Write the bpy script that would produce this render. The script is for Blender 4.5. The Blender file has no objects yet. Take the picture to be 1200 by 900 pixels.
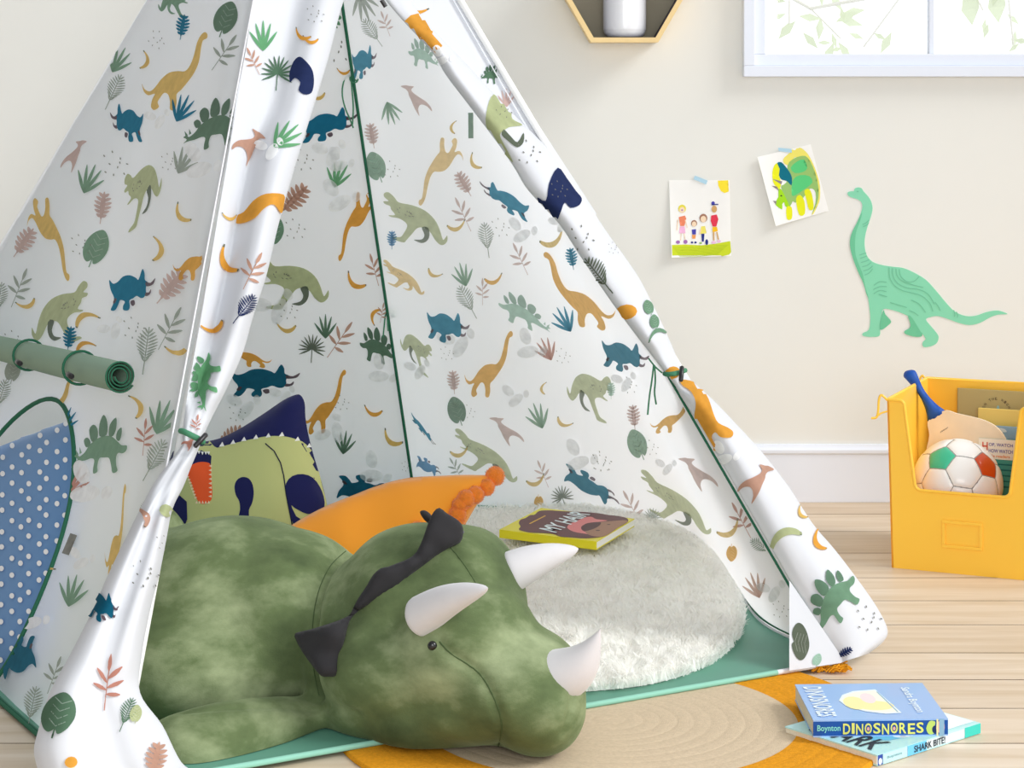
import bpy, bmesh, math, random
import numpy as np
from mathutils import Vector, Matrix, noise
from mathutils.bvhtree import BVHTree
from mathutils.geometry import delaunay_2d_cdt
random.seed(7)
rng = np.random.default_rng(7)
scn = bpy.context.scene
COL = scn.collection
PI = math.pi
# ------------------------------------------------------------------ camera model
FP, HC, HY, CX = 2466.0, 1.02, 100.0, 600.0      # focal length (px), camera height (m), horizon row, principal column
CAM = Vector((0, 0, HC))
WALL_Y = 5.16
def V(*a): return Vector(a)
def U(px, py, Y): return V((px - CX) * Y / FP, Y, HC - (py - HY) * Y / FP)
def F(px, py, z=0.0):
    Y = (HC - z) * FP / (py - HY)
    return V((px - CX) * Y / FP, Y, z)
def ray(px, py): return V((px - CX) / FP, 1.0, -(py - HY) / FP)
def PL(px, py, p0, n, off=0.0):
    d = ray(px, py); t = (p0 + n * off - CAM).dot(n) / d.dot(n)
    return CAM + d * t
def PX(p): return (CX + p.x * FP / p.y, HY + (HC - p.z) * FP / p.y)

# ------------------------------------------------------------------ materials
def lin(c):
    out = []
    for v in c:
        v = v / 255.0
        out.append(v / 12.92 if v <= 0.04045 else ((v + 0.055) / 1.055) ** 2.4)
    return out
MATS = {}
def mat(name, rgb, rough=0.7, spec=0.3, metal=0.0, var=0.0, vscale=20.0, bump=0.0, bscale=200.0, sheen=0.0, trans=0.0, coat=0.0, sss=0.0):
    if name in MATS: return MATS[name]
    m = bpy.data.materials.new(name); m.use_nodes = True
    nt = m.node_tree; N = nt.nodes; L = nt.links
    b = N['Principled BSDF']; c = lin(rgb) + [1]
    b.inputs['Base Color'].default_value = c
    b.inputs['Roughness'].default_value = rough
    b.inputs['Specular IOR Level'].default_value = spec
    b.inputs['Metallic'].default_value = metal
    b.inputs['Sheen Weight'].default_value = sheen
    b.inputs['Coat Weight'].default_value = coat
    if sss:
        b.inputs['Subsurface Weight'].default_value = sss
        b.inputs['Subsurface Radius'].default_value = (0.02, 0.02, 0.02)
    colsock = None
    tc = None
    if var or bump:
        tc = N.new('ShaderNodeTexCoord')
    if var:
        n = N.new('ShaderNodeTexNoise'); n.inputs['Scale'].default_value = vscale; n.inputs['Detail'].default_value = 4
        L.new(tc.outputs['Object'], n.inputs['Vector'])
        r = N.new('ShaderNodeValToRGB')
        r.color_ramp.elements[0].position = 0.3; r.color_ramp.elements[1].position = 0.7
        r.color_ramp.elements[0].color = [x * (1 - var) for x in c[:3]] + [1]
        r.color_ramp.elements[1].color = [min(1, x * (1 + var)) for x in c[:3]] + [1]
        L.new(n.outputs['Fac'], r.inputs['Fac']); L.new(r.outputs['Color'], b.inputs['Base Color'])
        colsock = r.outputs['Color']
    if bump:
        n2 = N.new('ShaderNodeTexNoise'); n2.inputs['Scale'].default_value = bscale; n2.inputs['Detail'].default_value = 3
        L.new(tc.outputs['Object'], n2.inputs['Vector'])
        bp = N.new('ShaderNodeBump'); bp.inputs['Strength'].default_value = bump; bp.inputs['Distance'].default_value = 0.002
        L.new(n2.outputs['Fac'], bp.inputs['Height']); L.new(bp.outputs['Normal'], b.inputs['Normal'])
    if trans:
        t = N.new('ShaderNodeBsdfTranslucent'); t.inputs['Color'].default_value = c
        if colsock: L.new(colsock, t.inputs['Color'])
        mx = N.new('ShaderNodeMixShader'); mx.inputs['Fac'].default_value = trans
        L.new(b.outputs['BSDF'], mx.inputs[1]); L.new(t.outputs['BSDF'], mx.inputs[2])
        L.new(mx.outputs['Shader'], N['Material Output'].inputs['Surface'])
    MATS[name] = m
    return m
def mix(c, d, f): return tuple(c[i] * (1 - f) + d[i] * f for i in range(3))

# ------------------------------------------------------------------ mesh helpers
class MB:
    def __init__(s): s.v = []; s.f = []; s.m = []; s.mats = []
    def mi(s, m):
        if m not in s.mats: s.mats.append(m)
        return s.mats.index(m)
    def add(s, vs, fs, m):
        o = len(s.v); k = s.mi(m)
        s.v.extend([Vector(v) for v in vs]); s.f.extend([tuple(o + i for i in f) for f in fs]); s.m.extend([k] * len(fs))
    def grid(s, rows, m, closed=False):
        nr, nc = len(rows), len(rows[0]); vs = [p for r in rows for p in r]; fs = []
        for i in range(nr - 1):
            for j in range(nc if closed else nc - 1):
                k = (j + 1) % nc
                fs.append((i * nc + j, i * nc + k, (i + 1) * nc + k, (i + 1) * nc + j))
        s.add(vs, fs, m)
    def box(s, o, ex, ey, ez, m):   # corner o, edge vectors
        o = Vector(o)
        vs = [o + ex * a + ey * b + ez * c for c in (0, 1) for b in (0, 1) for a in (0, 1)]
        s.add(vs, [(0, 2, 3, 1), (4, 5, 7, 6), (0, 1, 5, 4), (2, 6, 7, 3), (0, 4, 6, 2), (1, 3, 7, 5)], m)
    def bx(s, x0, x1, y0, y1, z0, z1, m): s.box((x0, y0, z0), V(x1 - x0, 0, 0), V(0, y1 - y0, 0), V(0, 0, z1 - z0), m)
    def tube(s, pts, r, m, seg=8, caps=True, closed=False):
        pts = [Vector(p) for p in pts]; n = len(pts); rows = []
        rr = r if isinstance(r, (list, tuple)) else [r] * n
        up = None
        for i, p in enumerate(pts):
            if closed: t = (pts[(i + 1) % n] - pts[i - 1])
            else: t = pts[min(i + 1, n - 1)] - pts[max(i - 1, 0)]
            if t.length < 1e-9: t = V(0, 0, 1)
            t.normalize()
            if up is None: up = t.orthogonal().normalized()
            up = (up - t * up.dot(t)); up = up.normalized() if up.length > 1e-6 else t.orthogonal().normalized()
            w = t.cross(up)
            rows.append([p + (up * math.cos(a) + w * math.sin(a)) * rr[i] for a in [2 * PI * k / seg for k in range(seg)]])
        if closed: rows.append(rows[0])
        s.grid(rows, m, closed=True)
        if caps and not closed:
            o = len(s.v)
            s.add(rows[0], [tuple(range(seg))[::-1]], m); s.add(rows[-1], [tuple(range(seg))], m)
    def ellipsoid(s, c, r, m, seg=20, rings=12, rot=None):
        vs = []; fs = []
        R = rot or Matrix.Identity(3)
        for i in range(rings + 1):
            th = PI * i / rings
            for j in range(seg):
                a = 2 * PI * j / seg
                vs.append(Vector(c) + R @ V(r[0] * math.sin(th) * math.cos(a), r[1] * math.sin(th) * math.sin(a), r[2] * math.cos(th)))
        for i in range(rings):
            for j in range(seg):
                k = (j + 1) % seg
                fs.append((i * seg + j, (i + 1) * seg + j, (i + 1) * seg + k, i * seg + k))
        s.add(vs, fs, m)
    def bvh(s): return BVHTree.FromPolygons(s.v, s.f)
    def build(s, name, parent=None, smooth=False, merge=0.0, bevel=0.0, solid=0.0, sub=0):
        me = bpy.data.meshes.new(name)
        me.from_pydata([tuple(v) for v in s.v], [], s.f)
        for m in s.mats: me.materials.append(m)
        me.polygons.foreach_set('material_index', s.m)
        if smooth: me.polygons.foreach_set('use_smooth', [True] * len(s.f))
        me.validate(); me.update()
        if merge:
            bm = bmesh.new(); bm.from_mesh(me); bmesh.ops.remove_doubles(bm, verts=bm.verts, dist=merge)
            bmesh.ops.recalc_face_normals(bm, faces=bm.faces); bm.to_mesh(me); bm.free()
        o = bpy.data.objects.new(name, me); COL.objects.link(o)
        if parent is not None: attach(o, parent)
        if solid:
            md = o.modifiers.new('solid', 'SOLIDIFY'); md.thickness = solid; md.offset = 0
        if bevel:
            md = o.modifiers.new('bevel', 'BEVEL'); md.width = bevel; md.segments = 3; md.limit_method = 'ANGLE'; md.angle_limit = math.radians(35)
            if not smooth:
                me.polygons.foreach_set('use_smooth', [True] * len(me.polygons))
                md.harden_normals = True
        if sub:
            md = o.modifiers.new('sub', 'SUBSURF'); md.levels = sub; md.render_levels = sub
        return o
def attach(o, parent):
    o.parent = parent
    if parent.type == 'EMPTY':
        o.matrix_parent_inverse = Matrix.Translation(-parent.location)
def thing(name, label, cat, loc, group=None):
    o = bpy.data.objects.new(name, None); COL.objects.link(o); o.location = loc
    o.empty_display_size = 0.05
    o['label'] = label; o['category'] = cat
    if group: o['group'] = group
    return o
def tag(o, label, cat, group=None, kind=None):
    o['label'] = label; o['category'] = cat
    if group: o['group'] = group
    if kind: o['kind'] = kind
    return o
def struct(o, label, cat='structure'):
    o['kind'] = 'structure'; o['label'] = label; o['category'] = cat
    return o

def inpoly(x, y, P):
    c = False; n = len(P); j = n - 1
    for i in range(n):
        xi, yi = P[i]; xj, yj = P[j]
        if (yi > y) != (yj > y) and x < (xj - xi) * (y - yi) / (yj - yi) + xi: c = not c
        j = i
    return c
def segdist(x, y, P):
    best = 1e9; n = len(P)
    for i in range(n):
        ax, ay = P[i]; bx, by = P[(i + 1) % n]
        dx, dy = bx - ax, by - ay; L = dx * dx + dy * dy
        t = 0 if L == 0 else max(0, min(1, ((x - ax) * dx + (y - ay) * dy) / L))
        d = math.hypot(x - ax - t * dx, y - ay - t * dy)
        if d < best: best = d
    return best
def densify(P, s, closed=True):
    out = []; n = len(P)
    for i in range(n if closed else n - 1):
        a = P[i]; b = P[(i + 1) % n]; k = max(1, int(math.hypot(b[0] - a[0], b[1] - a[1]) / s))
        for q in range(k): out.append((a[0] + (b[0] - a[0]) * q / k, a[1] + (b[1] - a[1]) * q / k))
    if not closed: out.append(P[-1])
    return out
def crom(P, k=4, closed=True):
    n = len(P); out = []
    rngi = range(n) if closed else range(n - 1)
    for i in rngi:
        if closed: p0, p1, p2, p3 = P[(i - 1) % n], P[i], P[(i + 1) % n], P[(i + 2) % n]
        else: p0, p1, p2, p3 = P[max(i - 1, 0)], P[i], P[i + 1], P[min(i + 2, n - 1)]
        for q in range(k):
            t = q / k
            out.append(tuple(0.5 * ((2 * b) + (-a + c) * t + (2 * a - 5 * b + 4 * c - d) * t * t + (-a + 3 * b - 3 * c + d) * t ** 3)
                             for a, b, c, d in zip(p0, p1, p2, p3)))
    if not closed: out.append(tuple(P[-1]))
    return out
def fill(P, s, holes=()):
    """triangulate outline P (2-D) with interior points at spacing s -> verts, tris"""
    P = densify(P, s); pts = [Vector(p) for p in P]; edges = [(i, (i + 1) % len(P)) for i in range(len(P))]
    HP = []
    for h in holes:
        h = densify(h, s); o = len(pts); pts += [Vector(p) for p in h]; edges += [(o + i, o + (i + 1) % len(h)) for i in range(len(h))]; HP.append(h)
    xs = [p[0] for p in P]; ys = [p[1] for p in P]
    y = min(ys) + s * .6; r = 0
    while y < max(ys):
        x = min(xs) + (s * .5 if r % 2 else 0) + s * .3
        while x < max(xs):
            if inpoly(x, y, P) and segdist(x, y, P) > s * .4 and not any(inpoly(x, y, h) or segdist(x, y, h) < s * .4 for h in HP):
                pts.append(Vector((x, y)))
            x += s
        y += s * .87; r += 1
    vo, eo, fo, *_ = delaunay_2d_cdt(pts, edges, [], 0, 1e-6)
    fs = []
    for f in fo:
        cx = sum(vo[i][0] for i in f) / len(f); cy = sum(vo[i][1] for i in f) / len(f)
        if inpoly(cx, cy, P) and not any(inpoly(cx, cy, h) for h in HP): fs.append(tuple(f))
    return [(v[0], v[1]) for v in vo], fs

# ------------------------------------------------------------------ print motifs, unit outlines (x right, y down)
def ell(cx, cy, rx, ry, ang=0, n=14, notch=None):
    out = []; a = math.radians(ang)
    for i in range(n):
        t = 2 * PI * i / n; x = rx * math.cos(t); y = ry * math.sin(t)
        out.append((cx + x * math.cos(a) - y * math.sin(a), cy + x * math.sin(a) + y * math.cos(a)))
    return out
def leaflet(x0, y0, x1, y1, w):
    dx, dy = x1 - x0, y1 - y0; L = math.hypot(dx, dy); nx, ny = -dy / L * w, dx / L * w
    return [(x0, y0), (x0 + dx * .25 + nx * .8, y0 + dy * .25 + ny * .8), (x0 + dx * .55 + nx, y0 + dy * .55 + ny), (x1 - dx * .12 + nx * .5, y1 - dy * .12 + ny * .5), (x1, y1),
            (x1 - dx * .12 - nx * .5, y1 - dy * .12 - ny * .5), (x0 + dx * .55 - nx, y0 + dy * .55 - ny), (x0 + dx * .25 - nx * .8, y0 + dy * .25 - ny * .8)]
def line(P, w):
    L = []; R = []
    for i, (x, y) in enumerate(P):
        a = P[max(0, i - 1)]; b = P[min(len(P) - 1, i + 1)]; dx, dy = b[0] - a[0], b[1] - a[1]; l = math.hypot(dx, dy) or 1
        ww = w if not isinstance(w, (list, tuple)) else w[i]
        L.append((x - dy / l * ww, y + dx / l * ww)); R.append((x + dy / l * ww, y - dx / l * ww))
    return L + R[::-1]
C_ = dict(orange=(222, 158, 60), yellow=(218, 180, 96), blue=(14, 104, 138), navy=(34, 46, 88), green=(112, 150, 122), dgreen=(84, 116, 92), bgreen=(104, 166, 118), mint=(158, 194, 174), olive=(178, 186, 140),
          pink=(200, 172, 164), brown=(190, 148, 128), red=(186, 128, 112), gray=(150, 160, 148), dgray=(96, 106, 90), dark=(92, 76, 84), lgray=(242, 243, 243), teal=(10, 84, 110), ink=(120, 120, 112), pale=(232, 196, 128), lblue=(60, 120, 170))
def motif(k, col):
    """list of (outline, colour, smooth)"""
    if k == 'brach':
        return [([(0, 66), (4, 73), (12, 76), (20, 71), (30, 60), (42, 52), (55, 50), (66, 50), (74, 42), (80, 28), (84, 14), (90, 4), (96, 0), (100, 3), (99, 8), (93, 11), (90, 22), (87, 38), (80, 52), (70, 64), (60, 74), (53, 80), (53, 91), (50, 100), (43, 99), (43, 89), (40, 80), (34, 78), (28, 84), (24, 90), (26, 96), (19, 100), (14, 96), (16, 86), (20, 79), (10, 81), (3, 76)], col, 1)]
    if k == 'tri':
        return [([(0, 28), (8, 37), (18, 33), (30, 20), (45, 17), (58, 23), (64, 27), (72, 2), (77, 12), (78, 28), (84, 34), (80, 46), (80, 60), (75, 70), (68, 71), (60, 66), (52, 72), (44, 77), (45, 90), (42, 100), (31, 100), (30, 90), (34, 80), (24, 76), (20, 86), (13, 100), (3, 100), (8, 86), (10, 70), (4, 55), (1, 42)], col, 1),
                ([(80, 33), (90, 35), (100, 24), (96, 38), (86, 43), (80, 42)], 'dark', 1), ([(80, 58), (86, 58), (91, 50), (90, 60), (84, 66), (78, 66)], 'dark', 1),
                ([(12, 72), (16, 74), (12, 84), (8, 82)], 'dark', 1), ([(46, 80), (54, 76), (56, 86), (50, 90)], 'dark', 1)]
    if k == 'steg':
        return [([(0, 62), (6, 60), (10, 64), (20, 58), (28, 48), (40, 40), (55, 36), (70, 38), (82, 48), (90, 56), (100, 58), (99, 66), (92, 70), (84, 68), (80, 74), (80, 88), (82, 98), (73, 100), (70, 86), (66, 74), (56, 72), (48, 72), (44, 84), (44, 94), (36, 96), (36, 86), (38, 74), (32, 70), (20, 72), (8, 72), (0, 74), (6, 68)], col, 1),
                ([(4, 62), (2, 50), (8, 60)], col, 0), ([(10, 60), (10, 48), (14, 58)], col, 0),
                ([(22, 50), (18, 38), (24, 34), (30, 40), (30, 48)], '+' + col, 1), ([(33, 42), (28, 22), (36, 14), (44, 22), (44, 38)], '+' + col, 1),
                ([(48, 35), (48, 14), (56, 0), (63, 14), (62, 34)], '+' + col, 1), ([(66, 36), (68, 18), (80, 8), (80, 26), (74, 38)], '+' + col, 1), ([(80, 44), (82, 32), (90, 26), (90, 38), (86, 48)], '+' + col, 1)]
    if k == 'rex':
        m = [([(1, 5), (8, 0), (17, 7), (24, 15), (45, 12), (65, 15), (80, 28), (88, 46), (93, 66), (97, 60), (100, 54), (100, 66), (95, 76), (88, 79), (80, 71), (72, 57), (60, 54), (52, 60), (44, 76), (36, 92), (32, 99), (22, 100), (11, 98), (14, 94), (26, 90), (32, 78), (37, 62), (34, 54), (24, 50), (12, 52), (8, 50), (18, 45), (12, 36), (10, 29), (2, 28), (0, 23), (8, 19), (1, 13)], col, 1),
             ([(60, 54), (70, 50), (72, 66), (68, 80), (60, 88), (52, 88), (48, 86), (60, 80), (64, 68)], 'dgray' if col == 'olive' else col, 1)]
        for q in range(10):
            m.append((ell(38 + 16 * math.cos(q * 1.9) * (q % 3 + 1) / 3, 32 + 9 * math.sin(q * 1.9) * (q % 3 + 1) / 3, 2.2, .8, q * 50, 6), 'ink', 0))
        return m
    if k == 'pter':
        return [([(0, 58), (4, 44), (20, 34), (40, 32), (60, 28), (66, 20), (58, 4), (74, 12), (84, 16), (100, 30), (84, 30), (76, 36), (74, 46), (66, 60), (60, 74), (50, 90), (40, 100), (44, 80), (40, 62), (30, 52), (14, 50)], col, 1)]
    if k == 'mon':
        m = [(leaflet(50, 98, 50, 0, 9), col, 1), (line([(50, 92), (50, 112)], 1.5), col, 0)]
        for q in range(6):
            y = 88 - q * 13.5; w = 31 * math.sin(PI * (q + 1.6) / 8.2)
            for s in (-1, 1): m.append((leaflet(50, y, 50 + s * w, y - 9 - q * 1.2, 5.6), col, 1))
        return m
    if k == 'oval':
        m = [([(50, 82), (40, 92), (28, 86), (18, 66), (18, 40), (28, 16), (46, 0), (60, 4), (74, 22), (80, 44), (76, 68), (66, 86), (57, 92), (52, 84)], col, 1), (line([(50, 82), (50, 104)], 1.5), col, 0)]
        for q in range(4):
            m.append((line([(50, 76 - q * 17), (34, 62 - q * 16)], .9), '-' + col, 0)); m.append((line([(50, 76 - q * 17), (66, 62 - q * 16)], .9), '-' + col, 0))
        return m
    if k == 'fan':
        return [(leaflet(50, 98, x, y, 5.2), col, 1) for x, y in ((6, 36), (26, 10), (50, 0), (74, 10), (94, 36))]
    if k == 'palm':
        return [(leaflet(50, 58, 50 + 48 * math.cos(math.radians(a)), 58 - 52 * math.sin(math.radians(a)), 3.2), col, 0) for a in range(-25, 206, 19)] + [(line([(50, 56), (50, 105)], 1.6), col, 0)]
    if k == 'feather':
        m = [(line([(50, 0), (50, 50), (50, 110)], 1.2), col, 0)]
        for q in range(10):
            y = 8 + q * 7.2; w = 26 * math.sin(PI * (q + 1.5) / 12.0)
            m.append((leaflet(50, y + 8, 50 - w, y - 6, 2.1), col, 0)); m.append((leaflet(50, y + 8, 50 + w, y - 6, 2.1), col, 0))
        return m
    if k == 'sprig':
        m = [(line([(50, 110), (50, 30)], .9), col, 0), (leaflet(50, 34, 50, 0, 4), col, 1)]
        for (y, sx, dy, s) in ((56, -1, -26, 26), (48, 1, -28, 22), (70, -1, -10, 30), (66, 1, -20, 28), (78, 1, -2, 26)):
            m.append((leaflet(50, y, 50 + sx * s, y + dy, 4), col, 1))
        return m
    if k == 'ban':
        return [([(4, 6), (10, 4), (12, 20), (22, 46), (42, 66), (70, 74), (96, 70), (100, 78), (80, 92), (50, 96), (24, 84), (8, 56), (3, 28)], col, 1), ([(3, 0), (9, 0), (11, 12), (4, 12)], 'dgray', 0), ([(94, 71), (100, 70), (100, 80), (95, 82)], 'dgray', 0)]
    if k == 'dots':
        return [(ell(x, y, 5, 2.4, a, 7), 'ink', 0) for x, y, a in ((10, 20, 50), (40, 5, 70), (70, 30, 80), (30, 50, 40), (60, 62, 100), (95, 50, 20), (84, 86, 60), (45, 90, 90), (15, 80, 30), (68, 45, 80))]
    if k == 'blob':
        return [(ell(25, 40, 24, 15, 20, 12), col, 1), (ell(62, 62, 16, 30, 30, 12), col, 1), (ell(88, 28, 10, 14, -20, 10), col, 1)]
    if k == 'disc': return [(ell(50, 50, 50, 50, 0, 12), col, 0)]
    if k == 'bar': return [([(35, 0), (65, 0), (65, 100), (35, 100)], col, 0)]
def place(k, box, rot=0, flip=0, col='gray'):
    """unit motif rotated/flipped and fitted to box=(x0,y0,x1,y1) -> polygons"""
    if isinstance(k, list): return [(crom(k, 3), col)]
    ms = motif(k, col); a = math.radians(rot); res = []; asp = dict(brach=.95, rex=1.35, tri=1.5, steg=1.3, pter=1.1).get(k, 1)
    shr = 0.0
    if k in ('rex', 'brach', 'steg', 'tri', 'pter'):
        base = 180 if abs(abs(rot) - 180) < 46 else 0 if abs(rot) < 46 else rot
        shr = math.tan(math.radians((rot - base) * 1.5)); a = math.radians(base)
    for P, c, sm in ms:
        if sm: P = crom(P, 3)
        Q = []
        for x, y in P:
            x = (x - 50) * asp; y -= 50
            if flip: x = -x
            x, y = x * math.cos(a) - y * math.sin(a), x * math.sin(a) + y * math.cos(a)
            Q.append((x, y + shr * x))
        res.append((Q, c))
    xs = [p[0] for Q, _ in res for p in Q]; ys = [p[1] for Q, _ in res for p in Q]
    x0, x1, y0, y1 = min(xs), max(xs), min(ys), max(ys)
    if len(box) == 3:
        s = box[2] / max(x1 - x0, y1 - y0); w, h = (x1 - x0) * s, (y1 - y0) * s
        box = (box[0] - w / 2, box[1] - h / 2, box[0] + w / 2, box[1] + h / 2)
    sx = (box[2] - box[0]) / (x1 - x0); sy = (box[3] - box[1]) / (y1 - y0)
    return [([(box[0] + (p[0] - x0) * sx, box[1] + (p[1] - y0) * sy) for p in Q], c) for Q, c in res]
def rays_cam(x, y): return CAM, ray(x, y)
def project(mb, bvh, polys, rays=rays_cam, eps=0.0012, step=4.0, matf=None, jump=0.05, inc=0.00001):
    for P, c in polys:
        if len(P) < 3: continue
        try: vs, fs = fill(P, step)
        except Exception: continue
        hits = []
        for x, y in vs:
            o, d = rays(x, y); d = d.normalized(); h = bvh.ray_cast(o, d)
            if h[0] is None: hits.append(None); continue
            n = h[1]
            if n.dot(d) > 0: n = -n
            hits.append((h[0] + n * eps, h[3]))
        keep = [f for f in fs if all(hits[i] is not None for i in f) and max(hits[i][1] for i in f) - min(hits[i][1] for i in f) < jump]
        if not keep: continue
        used = sorted({i for f in keep for i in f}); rm = {i: q for q, i in enumerate(used)}
        mb.add([hits[i][0] for i in used], [tuple(rm[i] for i in f) for f in keep], matf(c))
        eps += inc
def flat(mb, o, ex, ey, n, polys, matf, eps=0.0006):
    """polygons in a plane frame (metres along ex, ey)"""
    for k, (P, c) in enumerate(polys):
        vs, fs = fill(P, 1e9) if len(P) > 4 else (P, [tuple(range(len(P)))])
        e = n * (eps + k * 0.00003)
        mb.add([o + ex * x + ey * y + e for x, y in vs], fs, matf(c))
_tc = {}
def text_geo(s, bold=False):
    key = s
    if key in _tc: return _tc[key]
    cu = bpy.data.curves.new('t', 'FONT'); cu.body = s; cu.size = 1.0; cu.resolution_u = 3
    if bold: cu.offset = 0.02
    ob = bpy.data.objects.new('t', cu); COL.objects.link(ob)
    dg = bpy.context.evaluated_depsgraph_get(); dg.update()
    me = ob.evaluated_get(dg).to_mesh()
    vs = [(v.co.x, v.co.y) for v in me.vertices]; fs = [tuple(p.vertices) for p in me.polygons]
    ob.evaluated_get(dg).to_mesh_clear(); bpy.data.objects.remove(ob); bpy.data.curves.remove(cu)
    xs = [v[0] for v in vs]; ys = [v[1] for v in vs]; x0, x1, y0, y1 = min(xs), max(xs), min(ys), max(ys)
    r = ([((x - x0) / (x1 - x0), (y - y0) / (y1 - y0)) for x, y in vs], fs)
    _tc[key] = r
    return r
def text(mb, s, o, ex, ey, n, m, eps=0.0012, bold=True, warp=None):
    """string fitted to the parallelogram o, ex (reading direction), ey (up)"""
    vs, fs = text_geo(s, bold)
    mb.add([o + ex * x + ey * y + n * eps for x, y in vs], fs, m)

def puffy(mb, outline, step, thick, m, front, normal, falloff, k=1.0, both=True, flatb=False):
    """padded shape from a 2-D outline; front(x, y) -> base point, normal(x, y) -> outward normal"""
    vs, fs = fill(outline, step)
    O = densify(outline, step)
    top = []; bot = []
    for x, y in vs:
        d = segdist(x, y, O); q = min(1, d / falloff); h = thick * math.sqrt(max(0, 1 - (1 - q) ** 2))
        p = front(x, y); n = normal(x, y)
        top.append(p + n * h); bot.append(p - n * (h * k))
    mb.add(top, fs, m); o = len(mb.v); mb.add(bot, [f[::-1] for f in fs], m)

# ================================================================== ROOM
def setting():
    # floor: pale boards running across, the row at the wall tinted darker to paint in the baseboard's shadow
    fm = bpy.data.materials.new('maple_boards'); fm.use_nodes = True
    nt = fm.node_tree; N = nt.nodes; L = nt.links; b = N['Principled BSDF']
    tc = N.new('ShaderNodeTexCoord'); oi = N.new('ShaderNodeAttribute'); oi.attribute_name = 'plank'; 
    mp = N.new('ShaderNodeMapping'); mp.inputs['Scale'].default_value = (1.2, 14, 14)
    L.new(tc.outputs['Object'], mp.inputs['Vector'])
    ad = N.new('ShaderNodeVectorMath'); ad.operation = 'ADD'
    L.new(mp.outputs['Vector'], ad.inputs[0]); L.new(oi.outputs['Vector'], ad.inputs[1])
    n1 = N.new('ShaderNodeTexNoise'); n1.inputs['Scale'].default_value = 2.2; n1.inputs['Detail'].default_value = 6; n1.inputs['Distortion'].default_value = .6
    L.new(ad.outputs[0], n1.inputs['Vector'])
    r = N.new('ShaderNodeValToRGB'); r.color_ramp.elements[0].position = .3; r.color_ramp.elements[1].position = .72
    r.color_ramp.elements[0].color = lin((212, 191, 164)) + [1]; r.color_ramp.elements[1].color = lin((232, 216, 197)) + [1]
    L.new(n1.outputs['Fac'], r.inputs['Fac'])
    mx = N.new('ShaderNodeMixRGB'); mx.blend_type = 'MULTIPLY'; mx.inputs['Fac'].default_value = 1
    sp = N.new('ShaderNodeSeparateXYZ'); L.new(oi.outputs['Vector'], sp.inputs[0])
    r2 = N.new('ShaderNodeValToRGB'); r2.color_ramp.elements[0].color = (.80, .74, .66, 1); r2.color_ramp.elements[1].color = (1, 1, 1, 1)
    mr = N.new('ShaderNodeMath'); mr.operation = 'DIVIDE'; mr.inputs[1].default_value = 10; L.new(sp.outputs['X'], mr.inputs[0])
    L.new(mr.outputs[0], r2.inputs['Fac'])
    L.new(r.outputs['Color'], mx.inputs['Color1']); L.new(r2.outputs['Color'], mx.inputs['Color2']); L.new(mx.outputs['Color'], b.inputs['Base Color'])
    b.inputs['Roughness'].default_value = .45; b.inputs['Specular IOR Level'].default_value = .35
    seam = mat('board_seam', (150, 112, 84), .9)
    ys = [5.30, 5.005, 4.813, 4.589, 4.359, 4.164, 3.979, 3.782, 3.611, 3.445, 3.262]
    while ys[-1] > 1.2: ys.append(ys[-1] - .178)
    mb = MB(); att = []
    rnd = random.Random(3)
    for i in range(len(ys) - 1):
        y1, y0 = ys[i], ys[i + 1]
        xs = [-3.4]; x = -3.4 + rnd.uniform(.6, 1.8)
        if i % 4 == 9: xs.append(x)
        xs.append(3.4)
        for j in range(len(xs) - 1):
            g = .0016; z = 0
            vs = [(xs[j] + g, y0 + g, z), (xs[j + 1] - g * .4, y0 + g, z), (xs[j + 1] - g * .4, y1 - g, z), (xs[j] + g, y1 - g, z)]
            mb.add(vs, [(0, 1, 2, 3)], fm); k = (rnd.uniform(3, 10) if i else 1.0, rnd.uniform(0, 30), rnd.uniform(0, 30)); att += [k] * 4
    n0 = len(mb.v)
    mb.bx(-3.4, 3.4, 1.1, 5.3, -.06, -.0012, seam); att += [(0, 0, 0)] * 8
    o = mb.build('floor')
    a = o.data.attributes.new('plank', 'FLOAT_VECTOR', 'POINT'); a.data.foreach_set('vector', [c for t in att for c in t])
    struct(o, 'pale maple plank floor with boards running across the room', 'floor')
    # wall with window opening
    wx0, wx1, wz0 = U(896, 0, WALL_Y).x, U(1292, 0, WALL_Y).x, U(0, 63, WALL_Y).z; wz1 = wz0 + .95
    wm = mat('wall_paint', (232, 231, 225), .9, .15, var=.012, vscale=1.5, bump=.04, bscale=300)
    mb = MB(); T = .12
    mb.bx(-3.4, wx0, WALL_Y, WALL_Y + T, 0, 2.6, wm); mb.bx(wx1, 3.4, WALL_Y, WALL_Y + T, 0, 2.6, wm)
    mb.bx(wx0, wx1, WALL_Y, WALL_Y + T, 0, wz0, wm); mb.bx(wx0, wx1, WALL_Y, WALL_Y + T, wz1, 2.6, wm)
    struct(mb.build('wall_back'), 'warm off-white painted wall behind the teepee', 'wall')
    white = mat('trim_white', (230, 235, 246), .45, .4)
    # baseboard profile
    zt = U(0, 520, WALL_Y).z; prof = [(0, 0), (.016, 0), (.016, zt - .024), (.020, zt - .02), (.020, zt - .012), (.012, zt - .006), (.010, zt), (0, zt)]
    mb = MB(); rows = [[V(x, WALL_Y - d, z) for d, z in prof] for x in (-3.4, 3.4)]
    mb.grid(rows, white, closed=True)
    struct(mb.build('baseboard_back', bevel=.0015), 'white baseboard with moulded top edge along the back wall', 'baseboard')
    # window
    cx0, cx1, cz0 = U(870, 0, WALL_Y).x, U(1318, 0, WALL_Y).x, U(0, 90, WALL_Y).z; cz1 = wz1 + (wz0 - cz0)
    mb = MB()
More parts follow.
